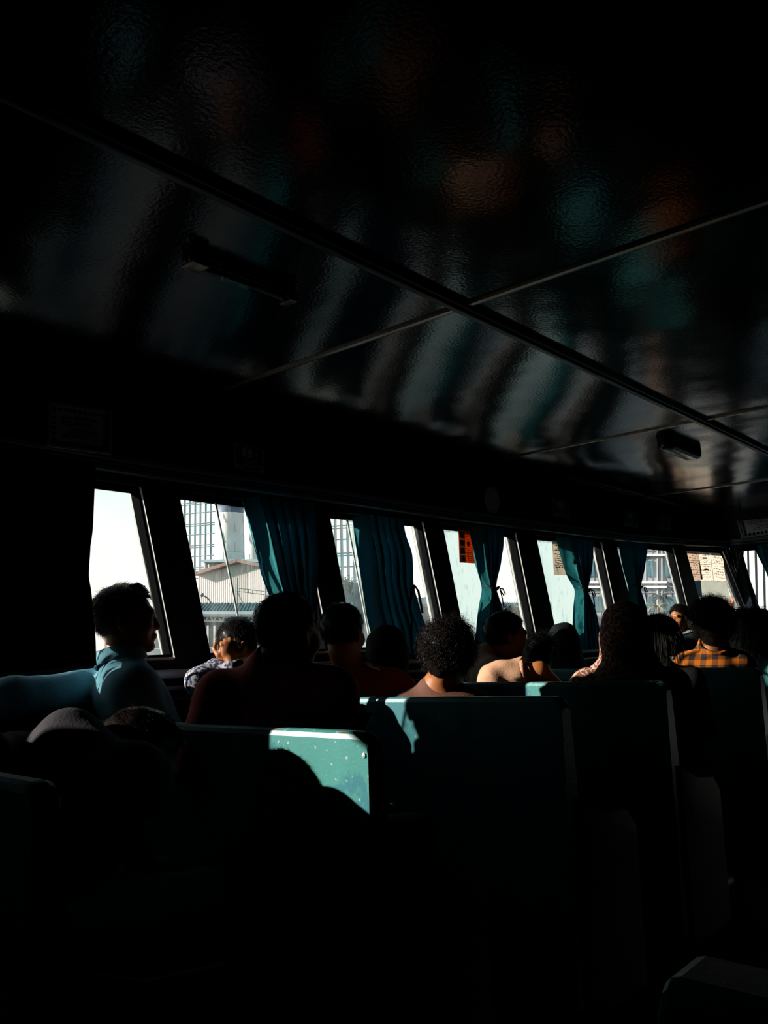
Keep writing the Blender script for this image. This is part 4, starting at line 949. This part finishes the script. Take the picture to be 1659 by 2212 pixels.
def low_shed(label, px0, px1, ytop, yeave, ybot, d, tri=None):
    F = Facade((px0+px1)/2, yeave, d, nv(-.80, -.60)); Fr = Facade((px0+px1)/2, yeave, d*1.12, nv(-.80, -.60)); root = empty('quay_shed', F((px0+px1)/2, ybot)*np.array([1, 1, 0])+np.array([0, 0, .1])); tag(root, label, 'building', 'buildings behind the quay')
    mb = MB(); b0, b1, t1, t0 = F(px0, ybot), F(px1, ybot), F(px1, yeave), F(px0, yeave)
    b0[2] = b1[2] = .1; mb.prism([b0, b1, t1, t0], -F.n*3); mb.build('wall', WSH, root)
    mb = MB(); a, b, c_, e_ = F(px0-3, yeave+2, .3), F(px1+3, yeave+2, .3), Fr(px1, ytop), Fr(px0, ytop); mb.hexa([a, b, c_, e_]+[q+np.array([0, 0, .1]) for q in (a, b, c_, e_)])
    for i in range(40): mb.bar(ext(a, b, i/39)+np.array([0, 0, .13]), ext(e_, c_, i/39)+np.array([0, 0, .13]), .06, .06)
    mb.build('roof', CAN, root)
    return F, root
low_shed('low shed with a ribbed teal roof right of the untied curtain', 800, 985, 1295, 1309, 1400, 44)
F_, root = low_shed('low shed with a ribbed roof and a dark gable beyond the man in beige', 1045, 1190, 1306, 1318, 1400, 46)
mb = MB(); mb.prism([F_(1070, 1318, .4), F_(1106, 1318, .4), F_(1087, 1300, .4)], -F_.n*2); mb.build('dark_gable', ROOFD, root)
# office building with bands of windows
OFF = mat('office_cladding', (.25, .25, .28), .7, var=.08, vscale=.4); OFFD = mat('dark_grey_cladding', (.11, .11, .13), .7, var=.08, vscale=.4); OFFW = mat('white_fin', (.75, .74, .70), .6); BWIN = mat('office_window_glass', (.035, .13, .16), .15, var=.3, vscale=.6); BFR = mat('office_window_frame', (.02, .05, .07), .5); SEAM = mat('cladding_seam', (.20, .20, .22), .8)
Fo = Facade(1380, 1290, 62, nv(-.90, -.44))
root = empty('office_building', Fo(1400, 1400)*np.array([1, 1, 0])+np.array([0, 0, .1])); tag(root, 'grey clad office building with teal windows ahead of the boat', 'building', 'buildings behind the quay')
mb = MB(); b0, b1, t1, t0 = Fo(1245, 1430), Fo(1575, 1430), Fo(1575, 1040), Fo(1245, 1040); b0[2] = b1[2] = .1; mb.prism([b0, b1, t1, t0], -Fo.n*14); mb.build('wall', OFF, root)
for row, (y0, y1) in enumerate(((1150, 1176), (1212, 1246), (1289, 1321))):
    for x0, x1 in ((1268, 1286), (1284, 1302), (1304, 1318), (1345, 1375), (1396, 1413), (1435, 1461), (1484, 1500), (1540, 1560)):
        ua, ub, zb, zt, g = Fo.rect(x0, y0, x1, y1, .02); fr = MB()
        fr.prism([g(ua, zb), g(ub, zb), g(ub, zt), g(ua, zt)], Fo.n*.05); wo = fr.build('office_window', BFR, root)
        pn = MB(); m_ = (ub-ua)*.06; mid = (ua+ub)/2; zc = zb+(zt-zb)*.78
        for qa, qb in ((ua+m_, mid-m_/2), (mid+m_/2, ub-m_)):
            for za, zz in ((zb+m_, zc-m_/2), (zc+m_/2, zt-m_)): pn.prism([g(qa, za)+Fo.n*.05, g(qb, za)+Fo.n*.05, g(qb, zz)+Fo.n*.05, g(qa, zz)+Fo.n*.05], Fo.n*.02)
        pn.build('window_panes', BWIN, wo)
mb = MB()
for y in (1128, 1190, 1198, 1205, 1258, 1268, 1280, 1335, 1350): mb.bar(Fo(1246, y, .03), Fo(1574, Fo_y if False else y, .03), .06, .06)
for x in range(1255, 1575, 14): mb.bar(Fo(x, 1400, .02), Fo(x, 1045, .02), .04, .04)
for x in (1420, 1430, 1475): mb.bar(Fo(x, 1400, .05), Fo(x, 1045, .05), .10, .06)
mb.build('cladding_seams', SEAM, root)
mb = MB()
for y in (1258, 1268, 1199): mb.bar(Fo(1246, y, .12), Fo(1440, y, .12), .3, .16)
mb.build('ledge', OFFW, root)
Ff = Facade(1640, 1250, 58, nv(-.95, -.30))
root = empty('office_building', Ff(1640, 1400)*np.array([1, 1, 0])+np.array([0, 0, .1])); tag(root, 'office building with white vertical fins seen through the front window', 'building', 'buildings behind the quay')
mb = MB(); b0, b1, t1, t0 = Ff(1582, 1430), Ff(1800, 1430), Ff(1800, 1060), Ff(1582, 1060); b0[2] = b1[2] = .1; mb.prism([b0, b1, t1, t0], -Ff.n*12); mb.build('wall', OFFD, root)
for x in (1596, 1613, 1629, 1646, 1663, 1680): mb = MB(); mb.bar(Ff(x, 1400, .15), Ff(x-8, 1070, .15), .34, .22, up=Ff.n); mb.build('fin', OFFW, root)
for y0, y1 in ((1204, 1238), (1286, 1316), (1125, 1155)):
    for x in (1586, 1603, 1620, 1637, 1654, 1671):
        ua, ub, zb, zt, g = Ff.rect(x, y0, x+9, y1, .03); fr = MB(); fr.prism([g(ua, zb), g(ub, zb), g(ub, zt), g(ua, zt)], Ff.n*.04); wo = fr.build('office_window', BFR, root)
        pn = MB(); m_ = (ub-ua)*.07; pn.prism([g(ua+m_, zb+(zt-zb)*.12)+Ff.n*.04, g(ub-m_, zb+(zt-zb)*.12)+Ff.n*.04, g(ub-m_, zt-(zt-zb)*.14)+Ff.n*.04, g(ua+m_, zt-(zt-zb)*.14)+Ff.n*.04], Ff.n*.02); pn.build('window_panes', BWIN, wo)
ORANGE = mat('orange_mast_paint', (.55, .12, .02), .5, var=.3, vscale=3); 
a, b = P(1606, 1165, 26), P(1575, 1330, 26); d_ = b-a; root = empty('orange_mast', (b+d_*.9)*np.array([1, 1, 0])+np.array([0, 0, .1])); tag(root, 'slanted orange mast outside the front corner', 'mast')
mb = MB(); mb.bar(a-d_*.5, b+d_*.6, .10, .13); mb.bar(a-d_*.5+np.array([.06, -.06, 0]), b+d_*.6+np.array([.06, -.06, 0]), .02, .05); mb.build('spar', ORANGE, root)
# vehicles and a boat at the quay edge
VW = mat('white_vehicle_paint', (.50, .50, .48), .35); VG = mat('vehicle_glass', (.03, .05, .06), .1); TY = mat('tyre', (.01, .01, .01), .8)
def boat(label, px, py, d, yaw, k=1.75):
    """moored cabin boat; px, py: where its cabin roof shows"""
    top = P(px, py, d); c = np.array([top[0], top[1], top[2]-k*.93]); root = empty('motorboat', (c[0], c[1], c[2]-k*.6)); tag(root, label, 'boat', 'motorboats moored at the quay')
    Rm = rotm(yaw); g = lambda x, y, z: c+Rm@(k*np.array([x, y, z])); mb = MB(); st = []
    for x, w, zk, zd in ((-2.2, .75, -.55, .30), (-1, .9, -.6, .34), (.4, .85, -.55, .42), (1.5, .5, -.35, .52), (2.3, .04, .1, .62)): st.append([(x, -w, zd), (x, -w*.7, (zk+zd)/2), (x, 0, zk), (x, w*.7, (zk+zd)/2), (x, w, zd)])
    mb.add([g(*q) for s_ in st for q in s_], [(i*5+j, (i+1)*5+j, (i+1)*5+j+1, i*5+j+1) for i in range(4) for j in range(4)]+[(0, 1, 2, 3, 4)]+[(i*5+4, (i+1)*5+4, (i+1)*5, i*5) for i in range(4)]); mb.build('hull', VW, root)
    mb = MB(); mb.prism([g(x, -.5, z) for x, z in ((-.6, .35), (.9, .40), (.5, .85), (-.6, .85))], Rm@np.array([0, k, 0])); mb.build('cabin', VW, root)
    for q in (-.505, .505):
        for x0, x1 in ((-.5, -.1), (.0, .42)): mb = MB(); mb.prism([g(x, q, z) for x, z in ((x0, .55), (x1+.12 if x1 > .3 else x1, .55), (x1, .8), (x0, .8))], Rm@np.array([0, .02*np.sign(q), 0])); mb.build('side_window', VG, root)
    mb = MB(); mb.prism([g(x, -.62, z) for x, z in ((-1.2, .85), (.7, .85), (.6, .93), (-1.2, .93))], Rm@np.array([0, 1.24*k, 0])); mb.build('cabin_roof', VW, root)
boat('white cabin boat moored behind the child with hands over the face', 470, 1401, 14, 2.3)
boat('white cabin boat seen between the heads of the men in maroon and red', 706, 1390, 19, 2.2)
boat('white motorboat moored beside the chin of the man in the blue shirt', 358, 1401, 9, 2.3, .9)
# trees
LEAF = mat('dark_leaves', (.012, .022, .014), .7, var=.5, vscale=3); PALMD = mat('dry_palm_fronds', (.22, .20, .13), .8, var=.4, vscale=3); PALMG = mat('dark_palm_fronds', (.03, .04, .03), .7, var=.4); BARK = mat('bark', (.05, .04, .03), .9)
def tree(label, spots, d, base_px, n, size, seed, trunk=True):
    r = random.Random(seed); b = P(*base_px, d); b[2] = .1; root = empty('tree', b); tag(root, label, 'tree', 'trees on the quay'); mb = MB()
    for (x, y, rad) in spots:
        c = P(x, y, d); k = d/FPX*rad
        for _ in range(n):
            q = c+np.array([r.gauss(0, .5), r.gauss(0, .5), r.gauss(0, .5)])*k; a = np.array([r.gauss(0, 1), r.gauss(0, 1), r.gauss(0, 1)]); a = nz(a)*size; e = nz(np.cross(a, [r.random(), r.random(), 1.1]))*size*.45
            mb.add([q-a, q+e, q+a, q-e], [(0, 1, 2, 3)])
    mb.build('leaves', LEAF, root)
    mb = MB(); cs = [P(x, y, d) for x, y, _ in spots]; m_ = np.mean(cs, 0); mb.tube([b, ext(b, m_, .5)+.1, m_], [.16, .12, .05], 7)
    for c in cs: mb.tube([ext(b, m_, .7), ext(m_, c, .5), c], [.06, .04, .02], 5)
    mb.build('trunk', BARK, root)
tree('dark leafy tree branch sticking out beside the grey house', [(742, 1258, 14), (752, 1268, 10), (745, 1276, 9), (742, 1292, 5), (735, 1268, 12)], 28, (728, 1400), 70, .09, 3)
tree('dark bushy tree behind the head of the man in beige', [(1108, 1326, 16), (1128, 1328, 14), (1090, 1330, 14), (1135, 1336, 12)], 43, (1115, 1400), 150, .16, 5)
tree('dark shrub between the curtain and the patterned headscarf', [(1298, 1366, 14), (1306, 1380, 12), (1292, 1385, 12)], 40, (1300, 1405), 90, .14, 6)
def palm(label, px, py, d, L, m, seed, nf=22):
    c = P(px, py, d); root = empty('palm_tree', (c[0], c[1], .1)); tag(root, label, 'tree', 'trees on the quay'); r = random.Random(seed)
    mb = MB()
    for i in range(nf):
        g = 6.283*i/nf+r.uniform(-.2, .2); el = r.uniform(.2, 1.0); v = np.array([math.cos(g)*math.cos(el), math.sin(g)*math.cos(el), math.sin(el)]); q = c.copy(); pts = []
        for j in range(8): pts.append(q.copy()); q = q+v*L/7; v = nz(v+np.array([0, 0, -.26]))
        for j in range(7):
            a, b = pts[j], pts[j+1]; mb.bar(a, b, .03*L, .02*L)
            sd = nz(np.cross(b-a, [0, 0, 1.]))
            for q_ in (-1, 1):
                for t in (0, .5):
                    s0 = ext(a, b, t); e = s0+(sd*q_*.22+np.array([0, 0, -.20])+(b-a)*.9)*L*.6*(1-j/9); mb.add([s0, s0+(b-a)*.35, e], [(0, 1, 2)])
    mb.build('fronds', m, root)
    mb = MB(); mb.tube([(c[0], c[1], .1), (c[0]+.05, c[1], c[2]*.6), c], [.16, .12, .11], 10); mb.build('trunk', BARK, root, smooth=True)
palm('dark palm tree left of the boy in the grey polo shirt', 1428, 1292, 40, .75, PALMG, 3); palm('dry pale palm below the dark palm, left of the boy', 1420, 1312, 37, .62, PALMD, 4); palm('small dry pale palm beside the patterned headscarf', 1298, 1376, 36, .45, PALMD, 6)
# ------------------------------------------------------------------ passengers
def cloth(name, col, **k): return mat(name, col, k.pop('rough', .85), spec=.15, var=k.pop('var', .2), vscale=k.pop('vscale', 20), bump=k.pop('bump', .15), bscale=k.pop('bscale', 160), **k)
BLUE = cloth('blue_shirt_cloth', (.19, .41, .52)); GREYD = cloth('dark_grey_cloth', (.019, .016, .021)); MAROON = cloth('maroon_cloth', (1.25, .27, .2)); RED = cloth('red_jersey_cloth', (.3, .022, .012)); BROWN = cloth('brown_cloth', (.10, .042, .028))
BEIGE = cloth('beige_cloth', (.44, .24, .15)); BLACKC = cloth('black_cloth', (.005, .005, .006)); POLO = cloth('grey_polo_cloth', (.15, .15, .15)); TEALC = cloth('teal_cuff', (.03, .25, .20)); STRIPE = cloth('pale_stripe', (.8, .74, .7)); DARKB = cloth('dark_blue_cloth', (.015, .02, .035))
def pattern_mat(name, a, b, scale, kind, thr=.06):
    m = bpy.data.materials.new(name); m.use_nodes = True; nt = m.node_tree; n = nt.nodes; L = nt.links; bs = n['Principled BSDF']; bs.inputs['Roughness'].default_value = .85; bs.inputs['Specular IOR Level'].default_value = .15
    tc = n.new('ShaderNodeTexCoord'); r = n.new('ShaderNodeValToRGB')
    if kind == 'lace':
        v = n.new('ShaderNodeTexVoronoi'); v.feature = 'DISTANCE_TO_EDGE'; v.inputs['Scale'].default_value = scale
        z = n.new('ShaderNodeTexNoise'); z.inputs['Scale'].default_value = scale*.35; mx = n.new('ShaderNodeVectorMath'); mx.operation = 'MULTIPLY_ADD'; mx.inputs[1].default_value = (.12, .12, .12)
        L.new(tc.outputs['Object'], z.inputs['Vector']); L.new(z.outputs['Color'], mx.inputs[0]); L.new(tc.outputs['Object'], mx.inputs[2]); L.new(mx.outputs[0], v.inputs['Vector'])
        src = v.outputs['Distance']; r.color_ramp.elements[0].position = thr; r.color_ramp.elements[1].position = thr*2.2
    elif kind == 'speckle':
        v = n.new('ShaderNodeTexNoise'); v.inputs['Scale'].default_value = scale; v.inputs['Detail'].default_value = 3; L.new(tc.outputs['Object'], v.inputs['Vector']); src = v.outputs['Fac']
        r.color_ramp.elements[0].position = .47; r.color_ramp.elements[1].position = .53
    L.new(src, r.inputs['Fac']); r.color_ramp.elements[0].color = (*a, 1); r.color_ramp.elements[1].color = (*b, 1); L.new(r.outputs['Color'], bs.inputs['Base Color']); return m
LACE = pattern_mat('lace_scarf', (.34, .21, .17), (.10, .038, .02), 34, 'lace', .05); FLORAL = pattern_mat('speckled_blue_shirt', (.30, .27, .30), (.022, .034, .075), 95, 'speckle')
def gingham():
    m = bpy.data.materials.new('orange_gingham'); m.use_nodes = True; nt = m.node_tree; n = nt.nodes; L = nt.links; bs = n['Principled BSDF']; bs.inputs['Roughness'].default_value = .85; bs.inputs['Specular IOR Level'].default_value = .15
    tc = n.new('ShaderNodeTexCoord'); s = n.new('ShaderNodeSeparateXYZ'); L.new(tc.outputs['Object'], s.inputs[0]); o = []
    for ax in ('Y', 'Z'):
        a = n.new('ShaderNodeMath'); a.operation = 'MULTIPLY'; a.inputs[1].default_value = 1/.052; L.new(s.outputs[ax], a.inputs[0])
        f = n.new('ShaderNodeMath'); f.operation = 'FRACT'; L.new(a.outputs[0], f.inputs[0]); g = n.new('ShaderNodeMath'); g.operation = 'GREATER_THAN'; g.inputs[1].default_value = .5; L.new(f.outputs[0], g.inputs[0]); o.append(g.outputs[0])
    ad = n.new('ShaderNodeMath'); ad.operation = 'ADD'; L.new(o[0], ad.inputs[0]); L.new(o[1], ad.inputs[1]); dv = n.new('ShaderNodeMath'); dv.operation = 'MULTIPLY'; dv.inputs[1].default_value = .5; L.new(ad.outputs[0], dv.inputs[0])
    r = n.new('ShaderNodeValToRGB'); r.color_ramp.interpolation = 'CONSTANT'; e = r.color_ramp.elements; e[0].color = (.42, .10, .008, 1); e[1].position = .4; e[1].color = (.20, .05, .006, 1); x = e.new(.9); x.color = (.025, .016, .02, 1)
    L.new(dv.outputs[0], r.inputs['Fac']); L.new(r.outputs['Color'], bs.inputs['Base Color']); return m
GING = gingham()
SHORT = lambda n, seed, L=.02, lift=.010, m=HAIRM, **k: dict(kind='short', n=n, length=L, thick=.0007, seed=seed, m=m, lift=lift, **k)
CURL = lambda n, seed, L=.05, lift=.02, m=HAIRM, **k: dict(kind='curl', n=n, length=L, thick=.0011, seed=seed, m=m, lift=lift, **k)
LONG = lambda n, seed, L=.3, lift=.014, m=HAIRM, **k: dict(kind='long', n=n, length=L, thick=.0013, seed=seed, m=m, lift=lift, **k)
# man in the blue shirt, profile to the right, left arm thrown back along the bench
r, j1 = figure('man in a blue shirt by the window with sunglasses on his head', P(272, 1338, 2.77), -.62, -.05, 0, yaw=-.3, seat=(1.62, 2.3), w=.145, hs=.93, NB=P(264, 1446, 2.72),
    arms={1: dict(el=P(20, 1508, 2.5), wr=P(-130, 1545, 2.28), hn=(0, 0, 1))}, shirt=BLUE, collar=BLUE, cup=.03, hair=SHORT(5200, 1, .024, .011, HAIRB), h=.006, fold=folds(30, 34, .0034, 1))
H, R = j1['H'], j1['R']; g = lambda x, y, z: H+R@(.93*np.array([x, y, z])); sg = empty('sunglasses', g(.05, 0, .10)); tag(sg, 'dark sunglasses pushed up on the head of the man in the blue shirt', 'sunglasses')
LENS = mat('dark_lens', (.006, .006, .008), .12); FRAME = mat('glasses_frame', (.02, .02, .024), .25)
for q in (1, -1):
    v = []; na, nt = 14, 7
    for i in range(na):
        a = .05+.85*i/(na-1)
        for k_ in range(nt):
            t = -1+2*k_/(nt-1); hgt = .027*(1-.35*(i/(na-1))**2)*(1-.25*(1-min(1, i/3)))
            v.append(g(-.03+.096*math.cos(a)+.70*t*hgt, q*.088*math.sin(a), .110-.012*a*a-.71*t*hgt+.004*(1-t*t)))
    mesh_obj('lens', v, [(i*nt+k_, i*nt+k_+1, (i+1)*nt+k_+1, (i+1)*nt+k_) for i in range(na-1) for k_ in range(nt-1)], LENS, sg, smooth=True, solid=.004)
    mb = MB(); mb.tube([g(.036, q*.069, .100), g(-.01, q*.085, .062), g(-.045, q*.086, .04)], .0028, 6); mb.build('temple', FRAME, sg, smooth=True)
mb = MB(); mb.tube([g(.066, -.006, .112), g(.068, 0, .115), g(.066, .006, .112)], .003, 6); mb.build('bridge', FRAME, sg, smooth=True)
# person slumped forward against the bench in the near row
r, j = figure('person in dark grey slumped forward over the near row, head bowed towards the sunlit bench', P(298, 1640, 1.97), -.35, .5, .1, yaw=.12, pelvis=(.86, 1.78, .56), w=.22, hs=.93, NB=P(150, 1600, 1.86),
    arms={1: dict(el=P(-50, 1640, 1.72), wr=P(30, 1760, 1.9)), -1: dict(el=P(240, 1740, 1.75), wr=P(290, 1830, 1.92))}, shirt=GREYD, hair=SHORT(2600, 2, .02, .012), h=.007)
# child facing back with both hands clasped over the face
up = np.array([0, 0, 1.])
r, j = figure('child in a speckled blue shirt facing back with clasped hands over the face', P(513, 1394, 3.12), -2.3, .25, 0, yaw=-2.35, s=.78, w=.13, hs=.80, NB=P(524, 1462, 3.12), stand=True, legyaw=math.pi,
    arms={-1: dict(el=P(432, 1472, 2.90), wr=P(482, 1434, 2.96), hd=up*.8+.3*(P(500, 1400, 2.8)-P(484, 1400, 2.8))*40, hn=-ray(490, 1400), curl=1.6), 1: dict(el=P(516, 1496, 2.88), wr=P(499, 1428, 2.93), hd=up-.15*(P(500, 1400, 2.8)-P(484, 1400, 2.8))*40, hn=-ray(490, 1400), curl=1.65)},
    shirt=FLORAL, hair=SHORT(2600, 3, .03, .016, c=-.06), h=.005, fold=folds(34, 40, .003, 3))
# man in maroon
r, j = figure('man in a maroon shirt seen from behind with a phone in his right hand', P(622, 1368, 2.4), .1, .05, 0, yaw=.5, seat=(1.62, 1.78), w=.168, hs=.95, NB=P(594, 1448, 2.38),
    arms={-1: dict(el=P(712, 1660, 2.28), wr=P(765, 1615, 2.40), hd=up*.8+.1, hn=-ray(780, 1570)), 1: dict(el=P(425, 1640, 2.3), wr=P(520, 1700, 2.45))}, shirt=MAROON, collar=MAROON, hair=SHORT(3200, 4, .018, .009), h=.007, fold=folds(24, 30, .0026, 5))
pq = [P(769, 1537, 2.33), P(805, 1539, 2.33), P(785, 1580, 2.28), P(742, 1580, 2.28)]; nn = nz(np.cross(pq[1]-pq[0], pq[3]-pq[0])); nn = nn if nn@ray(780, 1550) > 0 else -nn
c = np.mean(pq, 0); ph = empty('phone', (c[0], c[1], min(q[2] for q in pq))); tag(ph, 'dark phone held up behind the top of the sunlit bench', 'phone')
mb = MB(); mb.prism(pq, nn*.009); mb.build('phone_body', mat('phone_shell', (.012, .013, .016), .3), ph, bevel=.003)
mb = MB(); cc = ext(ext(pq[0], pq[1], .5), c, .0); s4 = [c+(q-c)*.86-nn*.001 for q in pq]; mb.prism(s4, nn*.001); mb.build('screen', mat('dark_phone_screen', (.004, .004, .006), .06), ph)
mb = MB(); mb.bar(ext(pq[0], pq[1], .35)+(pq[3]-pq[0])*.05-nn*.0012, ext(pq[0], pq[1], .65)+(pq[3]-pq[0])*.05-nn*.0012, .003, .001, up=nn); mb.build('earpiece', SCREW, ph)
# man in the red jersey
r, j = figure('man in a red jersey with pale shoulder stripes right behind the window curtain', P(741, 1366, 3.28), .25, .05, 0, yaw=.5, seat=(2.44, 2.2), w=.18, hs=.93, NB=P(762, 1455, 3.30), shirt=RED, collar=RED, hair=SHORT(2400, 5, .02, .010), h=.008)
for q in (1, -1):
    mb = MB(); a, b = j['NB'], j['sh'][q]; f = j['f']
    for o in (-.012, .012): mb.tube([ext(a, b, t)+np.array([0, 0, .062-.03*t+.012*math.sin(3*t)])-f*(.028-o)+np.array([0, 0, .010*math.sin(22*t)*.4 if q < 0 else 0]) for t in np.linspace(.3, 1.25, 10)], .006, 6)
    sub(mb.build('shoulder_stripe', STRIPE, r, smooth=True), 'pale stripes along the shoulder')
r, j = figure('child in a black headscarf, a smooth dark dome beside the man in the red jersey', P(836, 1410, 3.55), .6, .05, 0, yaw=.55, s=.75, w=.13, hs=.88, stand=True, shirt=BLACKC, hijab=BLACKC, h=.01)
# curly-haired person bending
r, j = figure('person with tousled wavy hair and brown shirt, head bowed, in front of the second bench', P(968, 1414, 3.06), .35, .2, .12, yaw=.5, seat=(2.46, 1.8), w=.115, hs=.98, NB=P(948, 1492, 3.06), shirt=BROWN, hair=CURL(3600, 6, .036, .012, wild=.3, c=-.085, nape=.85), h=.007)
# man in beige, sitting sideways with his elbow on the bench top
r, j = figure('man in a beige short-sleeved shirt in profile with his elbow resting on the bench top', P(1094, 1374, 3.94), -.62, .05, 0, yaw=-.78, seat=(3.32, 2.1), w=.17, hs=.93, NB=P(1052, 1428, 3.92),
    arms={-1: dict(el=P(1166, 1450, 3.70), wr=P(1215, 1492, 3.78), cut=.66), 1: dict(el=P(1130, 1560, 4.0), wr=P(1200, 1580, 4.0))}, sleeve='short', shirt=BEIGE, collar=BEIGE, cup=.015, hair=SHORT(2600, 7, .02, .011), h=.007, fold=folds(46, 42, .006, 7))
mb = MB(); e0, e1 = j['sh'][-1], P(1166, 1450, 3.70); d_ = nz(e1-e0); mb.lathe([(.063, -.012), (.0665, -.01), (.0665, .004), (.063, .006)], ext(e0, e1, .66), d_, 28); sub(mb.build('sleeve_hem', BEIGE, r, smooth=True), 'stitched sleeve hem')
r, j = figure('person in a plain black headscarf between the man in beige and the tied curtain', P(1217, 1394, 4.72), .5, .1, 0, yaw=.5, seat=(4.3, 2.36), w=.14, hs=.95, NB=P(1224, 1446, 4.7), shirt=BLACKC, hijab=BLACKC, h=.01)
r, j = figure('curly dark-haired child low beside the elbow of the man in beige', P(1166, 1414, 4.15), .4, .2, 0, yaw=.4, s=.7, w=.12, hs=.78, stand=True, shirt=BLACKC, hair=CURL(1500, 9, .05, .016, c=-.02), h=.01)
r, j = figure('woman in a patterned brown and cream lace headscarf', P(1352, 1370, 3.32), .35, .1, 0, yaw=.5, seat=(3.2, 1.5), w=.16, hs=.96, NB=P(1356, 1446, 3.33), shirt=LACE, hijab=LACE, h=.008, noise_ph=2)
r, j = figure('dark-haired child between the lace headscarf and the boy', P(1422, 1374, 3.85), .3, .1, 0, yaw=.4, s=.78, stand=True, w=.13, hs=.78, shirt=BLACKC, hair=LONG(1500, 10, .16), h=.01)
# boy looking back
r, j = figure('boy in a grey polo shirt with teal cuffs looking back over the seats', P(1469, 1333, 6.42), 2.86, .12, 0, yaw=2.35, s=.65, w=.085, hs=.78, NB=P(1482, 1362, 6.47), stand=True, legyaw=math.pi, arms={1: dict(el=P(1455, 1392, 6.35), wr=P(1440, 1408, 6.31), cut=.75), -1: dict(el=P(1492, 1402, 6.42), wr=P(1474, 1420, 6.34))},
    sleeve='short', shirt=POLO, collar=POLO, hair=SHORT(2600, 11, .035, .014, c=-.012), h=.005, fold=folds(50, 60, .002, 11))
mb = MB(); e0, e1 = j['sh'][1], P(1455, 1392, 6.35); mb.lathe([(.043, -.012), (.046, -.012), (.046, .006), (.043, .006)], ext(e0, e1, .74), nz(e1-e0), 24); sub(mb.build('cuff', TEALC, r, smooth=True), 'teal cuff')
EYEM = mat('dark_eye', (.01, .008, .007), .15); H, R = j['H'], j['R']
for q in (1, -1): mb = MB(); c = H+R@(.78*np.array([.0905, q*.033, -.003])); mb.lathe([(.0001, .0035), (.004, .0025), (.0055, 0)], c, R@np.array([1., q*.3, 0]), 12); mb.build('eye', EYEM, r, smooth=True)
r, j = figure('man with a big head of curly hair in an orange and black checked shirt', P(1541, 1350, 4.23), .35, .05, 0, yaw=.55, seat=(4.3, 1.55), w=.125, hs=.98, NB=P(1540, 1410, 4.23), shirt=GING, collar=GING, cup=.02, hair=CURL(4200, 12, .034, .022, c=-.085, wild=.4, nape=1.05), h=.008, fold=folds(26, 30, .002, 2))
r, j = figure('woman with long straight dark hair right of the checked shirt', P(1622, 1360, 4.87), .45, .05, 0, yaw=.5, seat=(5.11, 1.6), w=.15, hs=.95, shirt=DARKB, hair=LONG(2600, 13, .34), h=.01)
r, j = figure('long-haired person at the right edge behind the woman with straight hair', P(1664, 1362, 5.6), .4, .05, 0, yaw=.5, seat=(5.92, 1.65), w=.15, hs=.92, shirt=DARKB, hair=LONG(1600, 14, .3), h=.011)

# ------------------------------------------------------------------ daylight
w = bpy.data.worlds.new('sky'); SC.world = w; w.use_nodes = True; nt = w.node_tree; n = nt.nodes; L = nt.links
bg = n['Background']; tc = n.new('ShaderNodeTexCoord'); s = n.new('ShaderNodeSeparateXYZ'); L.new(tc.outputs['Generated'], s.inputs[0])
cr = n.new('ShaderNodeValToRGB'); L.new(s.outputs['Z'], cr.inputs['Fac']); e = cr.color_ramp.elements
e[0].position = 0; e[0].color = (.93, .88, .80, 1); e[1].position = 1; e[1].color = (.06, .15, .28, 1)
for p_, c_ in ((.06, (.93, .89, .81)), (.13, (.88, .89, .83)), (.2, (.66, .82, .77)), (.32, (.40, .60, .66)), (.5, (.18, .34, .46))): x = e.new(p_); x.color = (*c_, 1)
L.new(cr.outputs['Color'], bg.inputs['Color']); bg.inputs['Strength'].default_value = 1.32
sun = bpy.data.lights.new('sun', 'SUN'); sun.energy = 16; sun.color = (1, .92, .82); sun.angle = .0093
so = bpy.data.objects.new('sun', sun); COL.objects.link(so); so.location = (-9, 10, 8)
so.rotation_euler = Vector((1.0, -1, -.48)).to_track_quat('-Z', 'Y').to_euler()
SC.cycles.max_bounces = 6; SC.cycles.diffuse_bounces = 2; SC.cycles.transparent_max_bounces = 12; SC.cycles.caustics_reflective = False; SC.cycles.caustics_refractive = False; SC.cycles.sample_clamp_indirect = 4
